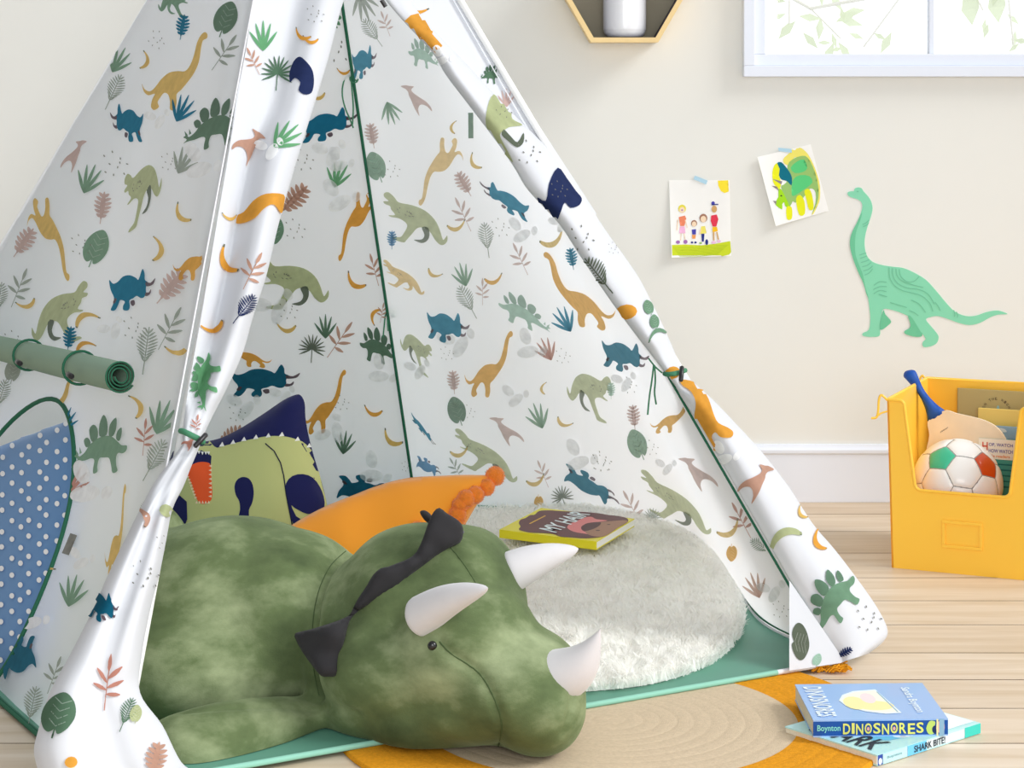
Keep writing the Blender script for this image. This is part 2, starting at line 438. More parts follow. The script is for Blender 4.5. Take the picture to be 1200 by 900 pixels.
    def frame(x0, x1, z0, z1, w, y0, y1, m):
        mb.bx(x0, x1, y0, y1, z0, z0 + w, m); mb.bx(x0, x1, y0, y1, z1 - w, z1, m)
        mb.bx(x0, x0 + w, y0, y1, z0 + w, z1 - w, m); mb.bx(x1 - w, x1, y0, y1, z0 + w, z1 - w, m)
    frame(cx0, cx1, cz0, cz1, .027, WALL_Y - .030, WALL_Y, white)
    frame(cx0 + .027, cx1 - .027, cz0 + .027, cz1 - .027, .028, WALL_Y - .018, WALL_Y + .03, white)
    root = mb.build('window_1', bevel=.002); struct(root, 'white framed two pane window high on the right of the wall', 'window')
    mb = MB(); xm = U(1092, 0, WALL_Y).x
    mb.bx(xm - .006, xm + .006, WALL_Y + .0, WALL_Y + .03, wz0, wz1, white)
    mb.build('window_mullion', root, bevel=.001)
    gm = bpy.data.materials.new('window_glass'); gm.use_nodes = True
    nt = gm.node_tree; N = nt.nodes; L = nt.links
    N.remove(N['Principled BSDF']); g = N.new('ShaderNodeBsdfTransparent'); s = N.new('ShaderNodeBsdfGlossy'); s.inputs['Roughness'].default_value = .02
    mx = N.new('ShaderNodeMixShader'); mx.inputs['Fac'].default_value = .04
    L.new(g.outputs[0], mx.inputs[1]); L.new(s.outputs[0], mx.inputs[2]); L.new(mx.outputs[0], N['Material Output'].inputs['Surface'])
    mb = MB(); mb.bx(wx0, wx1, WALL_Y + .012, WALL_Y + .016, wz0, wz1, gm); mb.build('glass_pane', root)
    # foliage outside
    lf = mat('outdoor_leaf', (230, 238, 210), .8, .1, trans=.55); br = mat('outdoor_twig', (246, 245, 240), .8, .1, trans=.5)
    mb = MB(); r2 = random.Random(11)
    for (px, py) in ((925, 25), (990, 15), (1150, 5), (1010, 52), (960, 40), (1185, 55)):
        base = U(px, py, 6.4); 
        for q in range(7):
            p = base + V(r2.uniform(-.09, .09), r2.uniform(-.05, .05), r2.uniform(-.07, .07)); a = r2.uniform(0, 6.28); l = r2.uniform(.02, .045)
            d = V(math.cos(a), 0, math.sin(a)); w = V(-d.z, .3, d.x) * .35
            mb.add([p, p + d * l + w * l, p + d * 2 * l, p + d * l - w * l], [(0, 1, 2, 3)], lf)
    for (px, py) in ((1137, 5), (1168, 2)):
        p = U(px, py, 6.4); mb.add([p + V(-.02, 0, .04), p + V(-.025, .01, -.02), p + V(.006, 0, -.065), p + V(.03, .01, -.01), p + V(.02, 0, .04)], [(0, 1, 2, 3, 4)], lf)
    mb.tube([U(860, -40, 6.45), U(950, 10, 6.42), U(1060, -10, 6.42), U(1240, -30, 6.45), U(1400, -120, 6.5)], .006, br, 6)
    for a_, b_ in (((950, 10), (985, 45)), ((1060, -10), (1012, 55)), ((1140, -12), (1152, 12)), ((1180, -20), (1188, 56)), ((925, -2), (925, 28))):
        mb.tube([U(*a_, 6.42), U(*b_, 6.4)], .003, br, 5)
    tag(mb.build('tree_branch'), 'pale leafy branch seen outside through the bright window', 'branch', kind=None)
setting()

# ================================================================== TEEPEE
FL, FR, BB = F(125, 935), F(985, 783), F(487, 592)
BL = F(-211, 640); AP = V(-.41, 4.13, 1.70)
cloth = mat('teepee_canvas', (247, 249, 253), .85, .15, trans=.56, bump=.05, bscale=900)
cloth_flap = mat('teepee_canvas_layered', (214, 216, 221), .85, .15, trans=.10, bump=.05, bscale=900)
_pm = {}
def print_mat(tint):
    def f(c):
        lo = 0
        if c[0] == '+': c = c[1:]; lo = -1
        elif c[0] == '-': c = c[1:]; lo = 1
        k = (c, tint, lo)
        if k not in _pm:
            rgb = C_[c]
            if lo < 0: rgb = mix(rgb, (60, 80, 70), .25)
            if lo > 0: rgb = mix(rgb, (255, 255, 255), .35)
            rgb = mix(rgb, (240, 240, 240), tint)
            _pm[k] = mat('print_%s_%d_%d' % (c, int(tint * 100), lo), rgb, .85, .1, trans=.62 if tint in (.36, .10) else .3, var=.08, vscale=60)
        return _pm[k]
    return f
nF = (FR - FL).cross(AP - FL).normalized()
if nF.y > 0: nF = -nF
nLp = (BL - FL).cross(AP - FL).normalized()
if nLp.y > 0: nLp = -nLp          # outward (towards the viewer, left)
tent = thing('play_teepee', 'white dinosaur print play teepee with tied back door flaps', 'teepee', V(-.41, 4.1, 0))
def interp(P, u):
    n = len(P) - 1; k = min(int(u * n), n - 1); t = u * n - k
    return P[k] * (1 - t) + P[k + 1] * t
def panel(name, P, Q, bottom, bulge, prints, tint, seed=0, nu=48, nv=70, wr=.004, bend=None):
    """cloth from the apex down to a bottom curve"""
    n = (Q - P).cross(AP - P).normalized()
    rows = []
    for i in range(nv + 1):
        v = .02 + .98 * i / nv; row = []
        for j in range(nu + 1):
            u = j / nu; p = AP.lerp(interp(bottom, u), v)
            e = math.sin(PI * u)
            d = bulge * e * math.sin(PI * min(1, v * 1.05)) + wr * e * noise.noise(V(u * 3 + seed, v * 7, seed)) * 2 + wr * .5 * math.sin(u * 26 + v * 5 + seed) * e * v
            if bend: d += bend(u, v)
            row.append(p + n * d)
        rows.append(row)
    mb = MB(); mb.grid(rows, cloth); bv = mb.bvh()
    polys = []
    for it in prints: polys += place(*it)
    project(mb, bv, polys, eps=.0028, step=3.2 if seed == 2 else 4.5, matf=print_mat(tint), jump=.3)
    return mb.build(name, tent, smooth=True)
# --- right inner panel
rb = [F(985, 783, .004), F(955, 765, .004), F(925, 752, .004), F(896, 741, .004), F(880, 722, .004), F(872, 695, .004), F(852, 662, .004), F(822, 637, .004), F(785, 619, .004), F(740, 607, .004), F(670, 601, .004), F(600, 598, .004), F(540, 595, .004), BB + V(0, 0, .004)]
rb = [Vector(p) for p in crom([tuple(p) for p in rb], 4, False)]
for _ in range(22): rb = [rb[0]] + [(rb[i - 1] + rb[i] * 2 + rb[i + 1]) / 4 for i in range(1, len(rb) - 1)] + [rb[-1]]
R_ = [
 ('fan', (429, 8, 34), 160, 0, 'gray'), ('feather', (436, 37, 34), -35, 0, 'gray'), ('sprig', (452, 27, 30), -20, 0, 'pink'), ('tri', (413, 52, 442, 92), 0, 0, 'blue'),
 ('steg', (479, 44, 515, 80), 10, 1, 'mint'), ('pter', (470, 99, 507, 135), 20, 1, 'pink'), ('fan', (460, 132, 27), 160, 0, 'green'), ('mon', (436, 158, 30), -10, 0, 'pink'),
 ('oval', (441, 195, 36), -20, 0, 'green'), ('dots', (460, 197, 20), 0, 0, 'ink'), ('ban', (532, 148, 16), 60, 0, 'yellow'), ('ban', (559, 187, 20), 20, 0, 'yellow'), ('brach', (491, 160, 544, 240), 180, 0, 'pale'),
 ('bar', (550, 131, 556, 161), 0, 0, 'dgreen'), ('mon', (543, 214, 30), -30, 0, 'pink'), ('tri', (563, 211, 622, 259), 22, 1, 'blue'), ('rex', (450, 224, 525, 286), 12, 0, 'olive'),
 ('mon', (460, 280, 22), 0, 0, 'lblue'), ('sprig', (543, 250, 40), -25, 0, 'pink'), ('ban', (535, 263, 22), 20, 1, 'yellow'), ('feather', (570, 280, 42), -8, 0, 'gray'), ('dots', (588, 265, 22), 0, 0, 'ink'),
 ('blob', (615, 268, 34), 30, 0, 'lgray'), ('ban', (648, 278, 28), 10, 1, 'yellow'), ('sprig', (611, 302, 38), -25, 0, 'pink'), ('mon', (672, 302, 26), -10, 0, 'blue'), ('brach', (639, 294, 724, 386), 8, 1, 'orange'),
 ('rex', (450, 303, 498, 344), 22, 0, 'pale'), ('ban', (511, 318, 18), 60, 1, 'yellow'), ('fan', (542, 320, 28), -15, 0, 'green'), ('feather', (547, 352, 40), -28, 0, 'gray'), ('sprig', (566, 340, 32), 0, 0, 'pink'),
 ('ban', (579, 325, 22), 20, 1, 'orange'), ('blob', (535, 400, 44), 0, 0, 'lgray'), ('steg', (585, 340, 647, 388), 20, 1, 'mint'), ('tri', (501, 364, 551, 400), 10, 0, 'blue'), ('fan', (661, 372, 30), -30, 0, 'blue'),
 ('fan', (640, 407, 27), -25, 0, 'red'), ('dots', (662, 415, 18), 0, 0, 'ink'), ('blob', (625, 400, 36), 50, 0, 'lgray'), ('rex', (470, 390, 507, 441), 20, 1, 'olive'), ('brach', (545, 386, 602, 464), 0, 0, 'orange'), ('mon', (532, 446, 28), -5, 0, 'pink'),
 ('tri', (708, 397, 764, 434), 12, 0, 'teal'), ('oval', (536, 480, 34), -18, 0, 'dgreen'), ('dots', (550, 480, 16), 0, 0, 'ink'), ('dots', (525, 412, 16), 0, 0, 'ink'), ('ban', (638, 453, 15), 60, 0, 'yellow'), ('fan', (630, 485, 30), -20, 0, 'green'),
 ('pter', (574, 487, 615, 521), 20, 1, 'pink'), ('rex', (666, 436, 719, 494), 10, 1, 'olive'), ('ban', (664, 492, 20), 60, 1, 'yellow'), ('blob', (605, 462, 32), 20, 0, 'lgray'), ('tri', (483, 481, 512, 519), 45, 0, 'blue'), ('tri', (489, 532, 518, 556), 190, 1, 'lblue'),
 ('rex', (534, 500, 607, 563), 22, 0, 'olive'), ('ban', (539, 527, 22), 20, 1, 'yellow'), ('sprig', (535, 547, 26), -30, 0, 'gray'), ('sprig', (637, 553, 32), -22, 0, 'pink'), ('ban', (628, 560, 22), 15, 1, 'yellow'),
 ('tri', (662, 541, 728, 589), 200, 1, 'teal'), ('palm', (660, 580, 28), -20, 0, 'dgray'), ('oval', (632, 586, 18), 180, 0, 'orange'), ('blob', (684, 530, 38), 40, 0, 'lgray'), ('dots', (708, 538, 24), 0, 0, 'ink'), ('feather', (599, 594, 12), -60, 0, 'dgray'), ('leaf', 0) ,
 ('mon', (746, 487, 30), -5, 0, 'pink'), ('oval', (750, 519, 36), -22, 0, 'green'), ('dots', (741, 449, 20), 0, 0, 'ink'), ('dots', (767, 522, 18), 0, 0, 'ink'), ('dots', (708, 540, 20), 0, 0, 'ink'), ('brach', (766, 462, 815, 506), -5, 0, 'orange'), ('pter', (799, 534, 846, 574), 20, 1, 'pink'),
 ('rex', (754, 548, 838, 624), 25, 0, 'olive'), ('sprig', (743, 592, 40), -28, 0, 'pink'), ('palm', (767, 604, 24), -10, 0, 'gray'), ('sprig', (873, 607, 42), -28, 0, 'red'), ('ban', (857, 616, 26), 5, 1, 'yellow'), ('oval', (862, 645, 21), 180, 0, 'orange'),
 ('feather', (898, 637, 30), -60, 0, 'dgreen'), ('fan', (888, 683, 30), -20, 0, 'brown'), ('blob', (908, 690, 34), 0, 0, 'lgray'), ('dots', (920, 711, 20), 0, 0, 'ink'), ('dots', (815, 627, 14), 0, 0, 'ink'), ('blob', (735, 445, 30), 0, 0, 'lgray'), ('blob', (490, 430, 30), 0, 0, 'lgray'),
 ('blob', (660, 260, 26), 0, 0, 'lgray'), ('blob', (785, 545, 26), 10, 0, 'lgray'), ('mon', (720, 455, 20), 0, 0, 'mint'),
]
R_ = [r for r in R_ if r[0] != 'leaf']
panel('right_wall_panel', FR, BB, rb, .0, R_, .36, seed=2)
# --- back inner panel
bb = [BB + V(0, 0, .004), BL + V(0, 0, .004)]
K_ = [
 ('steg', (382, 0, 400, 36), 90, 0, 'bgreen'), ('dots', (394, 55, 34), 0, 0, 'ink'), ('ban', (402, 83, 16), -30, 0, 'orange'), ('ban', (371, 112, 20), -40, 0, 'yellow'), ('tri', (352, 125, 419, 167), -4, 0, 'blue'), ('dots', (355, 186, 26), 0, 0, 'ink'),
 ('fan', (397, 203, 32), 15, 0, 'bgreen'), ('blob', (385, 178, 40), 0, 0, 'lgray'), ('mon', (345, 232, 38), 45, 0, 'brown'), ('oval', (321, 271, 36), 10, 0, 'green'), ('dots', (346, 267, 24), 0, 0, 'ink'), ('brach', (396, 224, 440, 305), 180, 0, 'orange'),
 ('blob', (400, 228, 44), 30, 0, 'lgray'), ('rex', (302, 301, 385, 362), 3, 0, 'olive'), ('sprig', (438, 315, 38), -15, 0, 'brown'), ('ban', (418, 327, 22), 0, 0, 'orange'), ('ban', (440, 371, 20), 150, 1, 'orange'), ('ban', (335, 383, 24), -30, 0, 'yellow'), ('blob', (318, 358, 50), -10, 0, 'lgray'),
 ('dots', (338, 362, 22), 0, 0, 'ink'), ('fan', (381, 381, 29), 0, 0, 'dgreen'), ('palm', (365, 407, 34), 3, 0, 'dgray'), ('sprig', (399, 397, 42), 35, 0, 'brown'), ('brach', (262, 393, 318, 430), 6, 1, 'orange'), ('steg', (421, 382, 466, 426), 10, 1, 'dgreen'), ('blob', (448, 430, 34), 60, 0, 'lgray'),
 ('tri', (270, 426, 351, 464), 2, 0, 'teal'), ('brach', (354, 432, 405, 508), -4, 0, 'orange'), ('ban', (437, 480, 22), -20, 0, 'orange'), ('ban', (461, 511, 22), 0, 0, 'yellow'), ('fan', (404, 517, 28), 8, 0, 'dgreen'), ('tri', (394, 555, 469, 590), 178, 1, 'teal'), ('blob', (285, 475, 40), 10, 0, 'lgray'),
 ('dots', (278, 482, 20), 0, 0, 'ink'), ('blob', (330, 462, 30), 0, 0, 'lgray'), ('mon', (270, 508, 34), 60, 0, 'brown'), ('blob', (385, 500, 34), -40, 0, 'lgray'), ('blob', (440, 545, 38), 60, 0, 'lgray'), ('dots', (476, 545, 12), 0, 0, 'ink'), ('mon', (445, 255, 16), 0, 0, 'brown'), ('sprig', (447, 365, 24), 10, 0, 'brown'),
 ('dots', (400, 470, 18), 0, 0, 'ink'), ('blob', (400, 185, 30), 40, 0, 'lgray'),
]
panel('back_wall_panel', BB, BL, bb, .0, K_, .10, seed=5)
# --- left outer panel with round tunnel opening
eU = (BL - FL).normalized(); eV = nLp.cross(eU).normalized()
if eV.z < 0: eV = -eV
def to2(p): d = p - FL; return (d.dot(eU), d.dot(eV))
def from2(x, y, off=0): return FL + eU * x + eV * y + nLp * off
ringpx = [(0, 506), (12, 488), (35, 474), (58, 480), (72, 503), (80, 545), (81, 590), (76, 640), (64, 686), (45, 722), (20, 750), (0, 763)]
rp = np.array([to2(PL(x, y, FL, nLp)) for x, y in ringpx])
Am = np.c_[2 * rp, np.ones(len(rp))]; sol = np.linalg.lstsq(Am, (rp ** 2).sum(1), rcond=None)[0]
hc = (float(sol[0]), float(sol[1])); hr = math.sqrt(float(sol[2] + sol[0] ** 2 + sol[1] ** 2))
print('HOLE', hc, hr, 'centre px', PX(from2(*hc)))
a2, f2, b2 = to2(AP), (0.0, 0.0), to2(BL)
hole = [(hc[0] + hr * math.cos(2 * PI * i / 64), hc[1] + hr * math.sin(2 * PI * i / 64)) for i in range(64)]
def lp_disp(x, y):
    t = y / a2[1]; ex = a2[0] * t; d = x - ex        # distance from the front pole
    w = (b2[0] - ex * 0) * (1 - t)
    return -.010 * math.exp(-((d - .03) / .02) ** 2) * min(1, y * 5) + .004 * noise.noise(V(x * 4, y * 2.5, 1.7)) * 2 + .003 * math.sin((x - a2[0] * t) * 30 + 1) * math.exp(-d * 3)
def top_cut(P): return P
vs, fs = fill([(f2[0], .004), (b2[0], .004), (a2[0] + .01, a2[1] - .02), (a2[0] - .01, a2[1] - .02)], .022, [hole])
mb = MB(); mb.add([from2(x, y, lp_disp(x, y)) for x, y in vs], fs, cloth); bv = mb.bvh()
L_ = [
 ('rex', (186, -14, 224, 21), 0, 1, 'green'), ('mon', (215, 32, 30), 10, 0, 'blue'), ('oval', (265, 23, 42), 20, 0, 'dgreen'), ('brach', (167, 38, 244, 130), 0, 0, 'yellow'), ('ban', (170, 70, 22), -40, 1, 'yellow'), ('dots', (184, 47, 22), 30, 0, 'ink'),
 ('fan', (142, 70, 30), 28, 0, 'green'), ('sprig', (265, 62, 42), 35, 0, 'gray'), ('feather', (136, 108, 42), 25, 0, 'gray'), ('fan', (217, 127, 32), 25, 0, 'blue'), ('tri', (130, 122, 169, 167), 0, 1, 'blue'), ('steg', (216, 115, 284, 176), -8, 0, 'dgreen'),
 ('fan', (219, 188, 32), 25, 0, 'gray'), ('dots', (200, 190, 20), 0, 0, 'ink'), ('blob', (240, 188, 44), 40, 0, 'lgray'), ('pter', (72, 165, 103, 203), -20, 0, 'pink'), ('dots', (137, 192, 30), 0, 0, 'ink'), ('fan', (108, 210, 34), 22, 0, 'green'), ('blob', (185, 140, 30), 0, 0, 'lgray'),
 ('rex', (147, 194, 191, 273), -14, 0, 'olive'), ('brach', (33, 232, 83, 330), 180, 1, 'yellow'), ('mon', (122, 244, 38), 8, 0, 'pink'), ('mon', (31, 284, 36), 35, 0, 'pink'), ('oval', (114, 292, 44), 22, 0, 'green'), ('dots', (97, 287, 24), 0, 0, 'ink'),
 ('ban', (217, 249, 24), 15, 0, 'yellow'), ('ban', (187, 292, 30), -50, 1, 'yellow'), ('ban', (31, 356, 24), -50, 0, 'yellow'), ('ban', (105, 376, 30), 120, 0, 'yellow'), ('ban', (209, 410, 30), -45, 0, 'yellow'), ('ban', (103, 408, 24), 120, 0, 'orange'), ('sprig', (25, 338, 46), 22, 0, 'gray'), ('feather', (2, 352, 42), 8, 0, 'gray'),
 ('rex', (39, 330, 105, 402), -8, 1, 'olive'), ('tri', (130, 316, 184, 365), 0, 0, 'blue'), ('mon', (204, 336, 42), 40, 0, 'pink'), ('mon', (84, 398, 30), 8, 0, 'blue'), ('sprig', (203, 386, 50), 28, 0, 'gray'), ('feather', (175, 412, 56), 8, 0, 'gray'), ('brach', (205, 274, 254, 330), 0, 0, 'orange'),
 ('blob', (131, 385, 30), -20, 0, 'lgray'), ('dots', (160, 385, 26), 0, 0, 'ink'), ('feather', (6, 465, 40), 18, 0, 'gray'), ('brach', (36, 444, 89, 497), 0, 0, 'yellow'), ('fan', (82, 492, 28), 22, 0, 'blue'), ('ban', (162, 478, 28), -70, 1, 'yellow'), ('steg', (90, 487, 152, 556), -4, 0, 'green'),
 ('fan', (196, 490, 40), 22, 0, 'green'), ('sprig', (172, 513, 44), 5, 0, 'red'), ('feather', (186, 540, 50), 28, 0, 'gray'), ('fan', (93, 563, 34), 25, 0, 'red'), ('blob', (110, 565, 50), 50, 0, 'lgray'), ('brach', (126, 568, 151, 690), 0, 0, 'yellow'), ('blob', (100, 655, 30), 30, 0, 'lgray'),
 ('fan', (90, 693, 38), 15, 0, 'green'), ('ban', (56, 677, 26), 100, 0, 'yellow'), ('tri', (-4, 746, 46, 797), 180, 0, 'teal'), ('blob', (45, 722, 34), 40, 0, 'lgray'), ('feather', (43, 830, 50), 12, 0, 'gray'), ('fan', (2, 836, 28), 0, 0, 'teal'), ('sprig', (68, 792, 44), 20, 0, 'gray'), ('bar', (76, 626, 94, 652), 20, 0, 'ink'),
 ('dots', (20, 400, 24), 0, 0, 'ink'), ('oval', (18, 436, 30), 10, 0, 'gray'), ('feather', (175, 602, 30), 20, 0, 'gray'),
]
polys = []
for it in L_: polys += place(*it)
project(mb, bv, polys, eps=.0012, step=4.5, matf=print_mat(.16), jump=.3)
mb.build('left_wall_panel', tent, smooth=True)
green_trim = mat('green_binding', (44, 104, 78), .7, .2); mint_trim = mat('mint_binding', (140, 196, 176), .6, .25)
white_trim = mat('white_binding', (222, 222, 226), .7, .2)
mb = MB(); mb.tube([from2(x, y, .002 + lp_disp(x, y)) for x, y in hole], .0042, green_trim, 8, closed=True)
mb.build('tunnel_opening_binding', tent, smooth=True)['label'] = 'dark green binding around the round opening'
mb = MB(); mb.tube([FL.lerp(BL, t) + V(0, 0, .006) + nLp * .003 for t in [i / 20 for i in range(21)]], .004, green_trim, 8)
mb.build('hem_binding', tent, smooth=True)['label'] = 'green binding along the hem'
# --- seams and poles
def seam(name, P, t0, t1, r, m, off, label=None, wob=0):
    mb = MB(); n = 40
    mb.tube([AP.lerp(P, t0 + (t1 - t0) * i / n) + off + V(0, 0, 0) for i in range(n + 1)], r, m, 8)
    o = mb.build(name, tent, smooth=True)
    if label: o['label'] = label
inw = (FL + FR) / 2 - BB; inw.z = 0; inw.normalize()
seam('seam_binding', BB, .1, 1, .0035, green_trim, inw * .004, 'green binding in the back corner')
seam('seam_binding', FL, .05, 1, .0016, white_trim, V(-.002, -.004, 0), 'white binding on the front pole')
seam('seam_binding', FR, .60, 1, .0026, green_trim, V(-.006, -.004, .0), 'green binding beside the right door flap')
seam('seam_binding', FR, .60, 1, .0024, white_trim, V(-.0015, -.007, .001))
pole_m = mat('pole_painted', (236, 236, 234), .5, .3)
ctr = (FL + FR + BB + BL) / 4; ctr.z = 0
for P in (FL, FR, BB, BL):
    inn = (ctr - P); inn.z = 0; inn.normalize()
    if P is FR: inn = V(.78, .44, 0)
    elif P is FL: inn = inn * 1.9
    a = P + inn * .028 + V(0, 0, .015); b = AP + (AP - P).normalized() * .02 + inn * (.004 if P is FR else .03)
    mb = MB(); mb.tube([a, a.lerp(b, .5), b], .0065, pole_m, 12)
    if P in (BL,): mb.build('pole', tent, smooth=True)
    else:
        if P is BB: continue
        mb.build('pole', tent, smooth=True)

# --- door flaps
def lerp_prof(a, b, t): return [(p[0] * (1 - t) + q[0] * t, p[1] * (1 - t) + q[1] * t) for p, q in zip(a, b)]
def flap(name, rows, profs, prints, tint, eps=.0015, off=0.0, extra=None):
    """rows: (L px, R px, profile weight list), cross section by profile points (s, depth m)"""
    R3 = []
    Ls = crom([r[0] for r in rows], 5, False); Rs = crom([r[1] for r in rows], 5, False)
    keys = [r[2] for r in rows]; n = len(Ls)
    for i in range(n):
        f = i / 5; k = min(int(f), len(rows) - 2); t = f - k; t = t * t * (3 - 2 * t)
        pr = lerp_prof(profs[keys[k]], profs[keys[k + 1]], t)
        pr = crom(pr, 5, False)
        lp, rp_ = Ls[i], Rs[i]; row = []
        for s, d in pr:
            px = lp[0] + (rp_[0] - lp[0]) * s; py = lp[1] + (rp_[1] - lp[1]) * s
            base = PL(px, py, FL, nF, off)
            dd = d + .0016 * math.sin(i * .23 + s * 9) + (extra(i / n, s) if extra else 0)
            p = base + (CAM - base).normalized() * dd * 1.0
            if p.z < .004: p.z = .004
            row.append(p)
        R3.append(row)
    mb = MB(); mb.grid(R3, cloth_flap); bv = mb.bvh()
    polys = []
    for it in prints: polys += place(*it)
    project(mb, bv, polys, eps=eps, step=3.5, matf=print_mat(tint), jump=.03)
    return mb.build(name, tent, smooth=True)
PR = dict(
 top=[(0, .0), (.12, -.003), (.28, -.008), (.42, -.016), (.52, -.008), (.64, .016), (.76, .034), (.88, .034), (.97, .018), (1.0, .0), (.95, -.018), (.8, -.022)],
 mid=[(0, .0), (.10, -.004), (.20, -.012), (.30, -.022), (.38, -.010), (.50, .018), (.64, .042), (.80, .050), (.94, .028), (1.0, .0), (.95, -.022), (.78, -.024)],
 low=[(0, .0), (.10, -.003), (.20, -.010), (.30, -.010), (.40, .004), (.54, .026), (.68, .038), (.84, .034), (.95, .016), (1.0, .0), (.94, -.018), (.76, -.022)],
 tie=[(0, .0), (.04, .012), (.14, .018), (.28, .019), (.42, .022), (.56, .020), (.7, .021), (.84, .016), (.95, .006), (1.0, -.004), (.9, -.014), (.6, -.018)],
 fl1=[(0, -.010), (.04, .008), (.14, .022), (.28, .026), (.42, .028), (.56, .034), (.7, .036), (.84, .030), (.95, .016), (1.0, .0), (.95, -.014), (.8, -.018)],
 fl2=[(0, -.012), (.05, .016), (.15, .040), (.28, .052), (.42, .044), (.56, .048), (.7, .060), (.84, .058), (.95, .036), (1.0, .012), (.97, -.010), (.85, -.016)],
 fl3=[(0, -.004), (.05, .020), (.15, .044), (.28, .052), (.42, .042), (.56, .038), (.7, .046), (.84, .044), (.95, .030), (1.0, .018), (.99, .006), (.95, .0)])
left_rows = [((309, -70), (425, -45), 'top'), ((297, 0), (403, 0), 'top'), ((288, 60), (385, 68), 'top'), ((278, 110), (366, 130), 'top'), ((268, 180), (345, 198), 'mid'), ((256, 250), (326, 265), 'mid'), ((246, 310), (313, 320), 'mid'),
 ((236, 370), (297, 370), 'mid'), ((227, 420), (284, 415), 'low'), ((220, 460), (266, 455), 'low'), ((216, 490), (248, 490), 'tie'), ((214, 508), (238, 512), 'tie'), ((213, 522), (232, 528), 'tie'), ((197, 543), (224, 547), 'fl1'), ((180, 567), (215, 570), 'fl1'),
 ((165, 595), (202, 597), 'fl2'), ((145, 635), (195, 632), 'fl2'), ((125, 677), (187, 672), 'fl2'), ((108, 716), (176, 715), 'fl2'), ((82, 767), (166, 768), 'fl2'), ((58, 812), (164, 812), 'fl3'), ((45, 855), (190, 850), 'fl3'), ((40, 884), (212, 893), 'fl3'), ((52, 925), (232, 905), 'fl3')]
FL_ = [
 ('fan', (308, 42, 36), 0, 0, 'bgreen'), ('palm', (325, 86, 42), 4, 0, 'dgreen'), ([(340, 95), (340, 85), (345, 72), (352, 67), (360, 74), (366, 84), (367, 98), (364, 109), (356, 111), (350, 106), (352, 97), (346, 92), (341, 97)], 0, 0, 0, 'navy'), ('sprig', (296, 72, 32), -25, 0, 'brown'), ('ban', (356, 40, 18), -5, 0, 'orange'), ('ban', (364, 47, 18), -25, 0, 'orange'), ('dots', (370, 17, 20), 0, 0, 'ink'),
 ('pter', (271, 151, 312, 195), 0, 0, 'brown'), ('fan', (337, 158, 32), 45, 0, 'bgreen'), ('ban', (268, 254, 18), -30, 0, 'yellow'), ('blob', (315, 175, 34), 0, 0, 'lgray'), ('steg', (0, 0, 1), 0, 0, 'green'),
 ('ban', (269, 303, 34), 20, 0, 'orange'), ('sprig', (297, 318, 44), 25, 0, 'brown'), ('feather', (287, 362, 36), 35, 0, 'navy'), ('ban', (248, 383, 30), -50, 0, 'orange'), ('steg', (216, 414, 259, 482), -80, 0, 'bgreen'), ('sprig', (229, 498, 24), 10, 0, 'red'),
 ([(331, 228), (312, 228), (298, 236), (287, 249), (277, 254), (277, 262), (287, 262), (300, 256), (310, 245), (320, 240), (328, 250), (331, 240)], 0, 0, 0, 'orange'), ('blob', (240, 440, 24), 0, 0, 'bgreen'),
 ('pter', (214, 512, 228, 530), 0, 0, 'red'), ('ban', (165, 606, 24), -80, 1, 'brown'), ('disc', (188, 592, 201, 606), 0, 0, 'olive'), ('dots', (170, 673, 32), 0, 0, 'ink'), ('tri', (104, 692, 138, 730), 12, 0, 'teal'), ('sprig', (126, 800, 66), 8, 0, 'red'), ('oval', (50, 812, 88, 866), 15, 0, 'dgreen'),
 ('feather', (150, 838, 40), 20, 0, 'dgreen'), ('oval', (158, 838, 22), 5, 0, 'olive'), ('mon', (182, 893, 46), 10, 0, 'brown'), ('disc', (76, 887, 90, 900), 0, 0, 'orange'), ('dots', (192, 636, 18), 0, 0, 'ink'),
]
FL_ = [i for i in FL_ if i[1] != (0, 0, 1)]
flap('door_flap', left_rows, PR, FL_, .03)['label'] = 'left door flap gathered and tied with a black toggle'
QR = dict(
 roll=[(0, -.014), (.0, .004), (.06, .020), (.18, .036), (.34, .044), (.52, .042), (.70, .032), (.86, .018), (.96, .002), (1.0, -.012), (.95, -.02), (.8, -.024)],
 tie=[(0, -.006), (.02, .006), (.1, .014), (.25, .020), (.4, .022), (.55, .021), (.72, .017), (.86, .011), (.96, .002), (1.0, -.008), (.95, -.014), (.8, -.018)],
 out=[(0, -.004), (.02, .004), (.1, .014), (.22, .028), (.38, .040), (.55, .044), (.72, .036), (.86, .020), (.96, -.004), (1.0, -.024), (.98, -.036), (.92, -.042)],
 hem=[(0, .002), (.02, .006), (.1, .014), (.22, .024), (.38, .032), (.55, .034), (.72, .026), (.86, .012), (.96, -.006), (1.0, -.022), (.99, -.026), (.96, -.030)])
